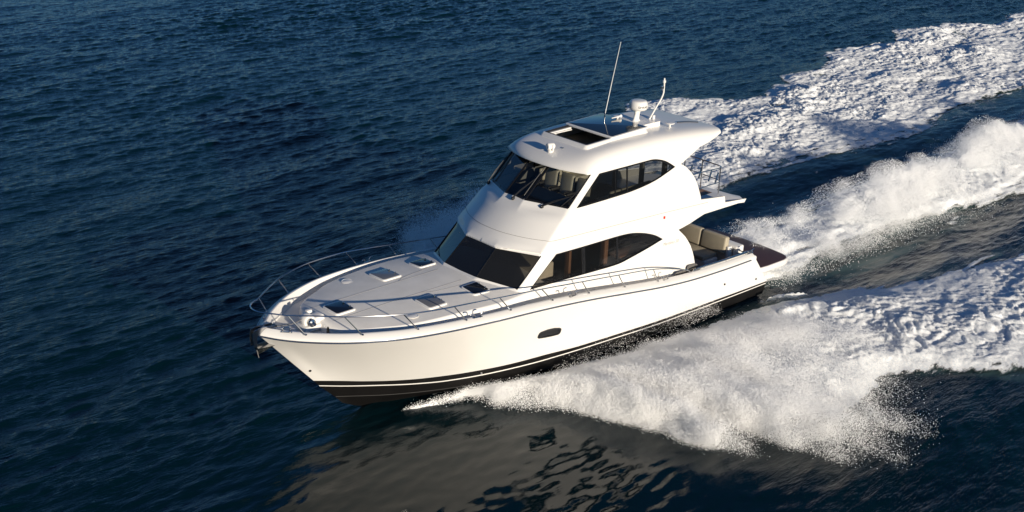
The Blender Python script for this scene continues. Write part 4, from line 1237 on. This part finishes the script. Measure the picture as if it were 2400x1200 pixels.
def mist_nodes(dens, voxel, rad):
    ng = bpy.data.node_groups.new("mist", 'GeometryNodeTree')
    ng.interface.new_socket("Geometry", in_out='INPUT', socket_type='NodeSocketGeometry')
    ng.interface.new_socket("Geometry", in_out='OUTPUT', socket_type='NodeSocketGeometry')
    i = ng.nodes.new("NodeGroupInput"); o = ng.nodes.new("NodeGroupOutput")
    mtp = ng.nodes.new("GeometryNodeMeshToPoints"); mtp.inputs["Radius"].default_value = rad
    pv_ = ng.nodes.new("GeometryNodePointsToVolume"); pv_.resolution_mode = 'VOXEL_SIZE'
    pv_.inputs["Density"].default_value = dens; pv_.inputs["Voxel Size"].default_value = voxel; pv_.inputs["Radius"].default_value = rad
    sm_ = ng.nodes.new("GeometryNodeSetMaterial"); sm_.inputs["Material"].default_value = mv
    ng.links.new(i.outputs[0], mtp.inputs[0]); ng.links.new(mtp.outputs[0], pv_.inputs[0]); ng.links.new(pv_.outputs[0], sm_.inputs[0]); ng.links.new(sm_.outputs[0], o.inputs[0])
    return ng
def core(P, n, cell=.22, frac=.35):
    """n drops taken from where the drops stand thickest"""
    k = np.floor(P / cell).astype(np.int64); k -= k.min(0); d = k.max(0) + 1
    h = np.bincount((k[:, 0] * d[1] + k[:, 1]) * d[2] + k[:, 2])
    c = h[(k[:, 0] * d[1] + k[:, 1]) * d[2] + k[:, 2]]
    w = P[c > frac * np.percentile(c, 60)]
    return w[np.random.default_rng(2).permutation(len(w))[:n]]
def mist(name, P, dens, voxel, rad, label):
    me = bpy.data.meshes.new(name); P = np.asarray(P, np.float32)
    me.vertices.add(len(P)); me.vertices.foreach_set("co", P.ravel()); me.materials.append(mv)
    o = bpy.data.objects.new(name, me); COL.objects.link(o)
    md = o.modifiers.new("mist", 'NODES'); md.node_group = mist_nodes(dens, voxel, rad)
    tag(o, label, "mist", 'stuff')
    return o
N3 = VNoise(21, 32, 3); N3b = VNoise(22, 32, 3); N3c = VNoise(23, 32, 3)
LND = np.array([(3, -1.0, 9.8, .8), (4, .3, 9.3, .8), (5, 1.5, 9.0, .85), (6, 2.4, 9.5, .88), (7.2, 3.6, 10.6, .9), (7.8, 4.5, 11.2, .9), (8.2, 5.2, 10.4, .9), (8.8, 6.1, 10.7, .88), (9.1, 6.6, 9.9, .86), (9.5, 7.0, 10.0, .84),
                (9.9, 7.5, 8.7, .8), (10.3, 8.1, 7.3, .76), (10.7, 8.9, 8.3, .74), (11.0, 9.2, 7.1, .68), (11.5, 9.5, 5.7, .6), (12, 10.3, 4.5, .5), (12.8, 11.5, 3.1, .38), (13.5, 12.6, 1.8, .3), (14.3, 13.6, .75, .2)])
LX, LPX, LPY, LT = LND.T
def bow_spray(n, seed, side, x_lo=2.5, reach=1.0):
    r = np.random.default_rng(seed)
    x0 = 14.4 - (14.4 - x_lo) * r.random(n) ** 1.15
    nj = n // 3 if side > 0 else 0
    jx = np.array([12.6, 11.75, 11.0, 10.72, 9.5, 8.75, 7.8])
    x0[:nj] = jx[r.integers(0, len(jx), nj)] + r.normal(size=nj) * .10
    jet = .5 + .5 * N2.fbm(x0 * 1.15 + seed, x0 * 0 + .5, octs=3) * 1.8
    c = chine(np.clip(x0, 0, 15.9))
    p0 = np.stack([x0, c[:, 1] - .02, np.interp(x0, [3, 6, 9, 11, 13, 14.4], [-.75, -.62, -.46, -.32, -.34, -.50])], -1)
    T = np.interp(x0, LX, LT); lx = np.interp(x0, LX, LPX); ly = np.interp(x0, LX, LPY) * reach * (1.03 - .75 * np.clip(N2b.fbm(x0 * 1.9 + seed, x0 * 0 + 2.5, octs=3) - .02, 0, .6) * sm(14.5, 11.5, x0))
    f = (.25 + .78 * r.random(n) ** .70) * (.86 + .20 * jet)
    f[:nj] = .45 + .63 * r.random(nj) ** .6
    tt = r.random(n) ** .8
    tt[:nj] = r.random(nj) ** .55
    dx = (lx - x0) * f; dy = (ly - p0[:, 1]) * f
    Tk = T * (.55 + .45 * f)
    vz = 9.81 * Tk / 2 * (.75 + .4 * r.random(n))
    t_ = tt * Tk
    x = x0 + dx * tt; y = p0[:, 1] + dy * tt; z = p0[:, 2] + vz * t_ - 4.905 * t_ ** 2
    q = np.stack([x, y, z], -1)
    a = (.05 + .50 * tt)[:, None]
    q += a * np.stack([N3.fbm(x * 1.1, y * 1.1, z * 1.4 + seed, octs=3), N3b.fbm(x * 1.1, y * 1.1, z * 1.4, octs=3), .6 * N3c.fbm(x * 1.1, y * 1.1, z * 1.4, octs=3)], -1)
    q += r.normal(size=(n, 3)) * (.04 + .08 * tt)[:, None]
    dens = N3.fbm(x * .8 + 5, y * .8, z * 1.2, octs=2)
    keep = (r.random(n) < .02 + .98 * sm(13.7, 10.5, x0) ** 1.2) & (q[:, 2] > WATER_Z - .02) & (r.random(n) < np.clip(.66 + dens * 1.1, .10, 1))
    q[:, 1] = np.maximum(q[:, 1], np.interp(q[:, 0], [-1, 0, 5, 9, 11, 13, 14.5, 15.5], [-9, 2.42, 2.44, 2.3, 2.05, 1.5, .9, .3]))
    gap = np.interp(q[:, 0], [-1, 3, 6, 9, 11.5, 13], [.5, .6, .5, .25, .05, 0])
    hy = np.interp(q[:, 0], [-1, 0, 5, 9, 11, 13, 14.5, 15.5], [2.3, 2.42, 2.44, 2.3, 2.05, 1.5, .9, .3])
    keep &= r.random(n) < .03 + .97 * np.maximum(sm(0, .35, q[:, 1] - hy - gap), sm(10.2, 12.2, q[:, 0]))
    q = q[keep]; q[:, 1] *= side
    return q, (.0040 + .0070 * r.random(len(q)) ** 4)
q, s_ = bow_spray(2800000, 5, 1)
r = np.random.default_rng(77)
n = 5000; hx = 3.2 + 7.3 * r.random(n); hh = r.random(n) ** 2
hz = np.interp(hx, [3.2, 6, 8, 10.5], [.3, .9, .85, .3]) * hh + .12
hp = np.stack([hx, np.interp(hx, RX, RY) + .05 + r.random(n) * .6 - .25 * np.clip(-hz, 0, 1), hz], -1)
k = r.random(n) < np.clip(.5 + 1.6 * N3.fbm(hx * .9, hp[:, 1], hz * 1.2, octs=3), 0, 1)
q = np.concatenate([q, hp[k]]); s_ = np.r_[s_, .003 + .004 * r.random(k.sum())]
drops("bow_spray", q, s_, "sheet of white spray thrown out from the port bow in falling fingers")
mist("bow_mist", core(q[:-30000][q[:-30000][:, 1] > np.interp(q[:-30000][:, 0], [-1, 0, 5, 9, 11, 13, 14.5, 15.5], [2, 2.4, 2.44, 2.3, 2.05, 1.5, .9, .3]) + .7], 18000, frac=.25), .35, .08, .14, "soft white mist within the port bow spray")
q, s_ = bow_spray(2600000, 9, -1, x_lo=5.0, reach=.85)
q[:, 2] = WATER_Z + (q[:, 2] - WATER_Z) * (.40 + 1.35 * sm(12.8, 4.5, q[:, 0]))
drops("bow_spray", q, s_ * 1.5, "shaded bluish spray rising behind the starboard bow rail")
mist("bow_mist", core(q, 50000, frac=.2), 2.2, .09, .14, "soft shaded mist over the starboard bow spray")
# rooster tail behind the transom
def rooster(n, seed):
    r = np.random.default_rng(seed)
    x = -1.0 - 34 * r.random(n) ** .9
    ht = np.interp(x, [-36, -22, -14, -9, -6, -3, -1], [1.6, 1.9, 1.85, 1.65, 1.3, 1.0, .6])
    wd = np.interp(x, [-36, -20, -10, -4, -1], [3.0, 2.4, 1.8, 1.7, 1.8])
    puff = N2.fbm(x * .35, x * 0 + 4, octs=3)
    yc = np.interp(x, [-36, -20, -8, -1], [.1, .2, .25, .1])
    a = r.normal(size=n) * .45; h = r.random(n) ** 1.35
    y = yc + wd * a * (1 - .35 * h)
    two = np.where(r.random(n) < .5, 1, -1) * np.interp(x, [-24, -10, -3, -1], [.2, .7, .95, 1.0])
    y = y + two * .55
    z = WATER_Z + .05 + ht * h * np.exp(-(a * .9) ** 2) * (1 + .75 * puff)
    q = np.stack([x, y, z], -1)
    q += .75 * np.stack([N3.fbm(x * .8, y, z, octs=3), N3b.fbm(x * .8, y, z, octs=3), .7 * N3c.fbm(x * .8, y, z, octs=3)], -1) * h[:, None]
    d = N3b.fbm(x * .7 + 3, y * .9, z * .9, octs=4)
    keep = (q[:, 2] > WATER_Z) & (r.random(n) < np.clip(.45 + 2.6 * d, .03, 1))
    q = q[keep]
    return q, .005 + .008 * r.random(len(q)) ** 3
q, s_ = rooster(1100000, 31)
drops("stern_spray", q, s_, "misty plume of spray streaming up behind the swim platform")

mist("stern_mist", core(q, 24000, frac=.5), .6, .09, .15, "soft haze of fine spray hanging over the plume behind the swim platform")
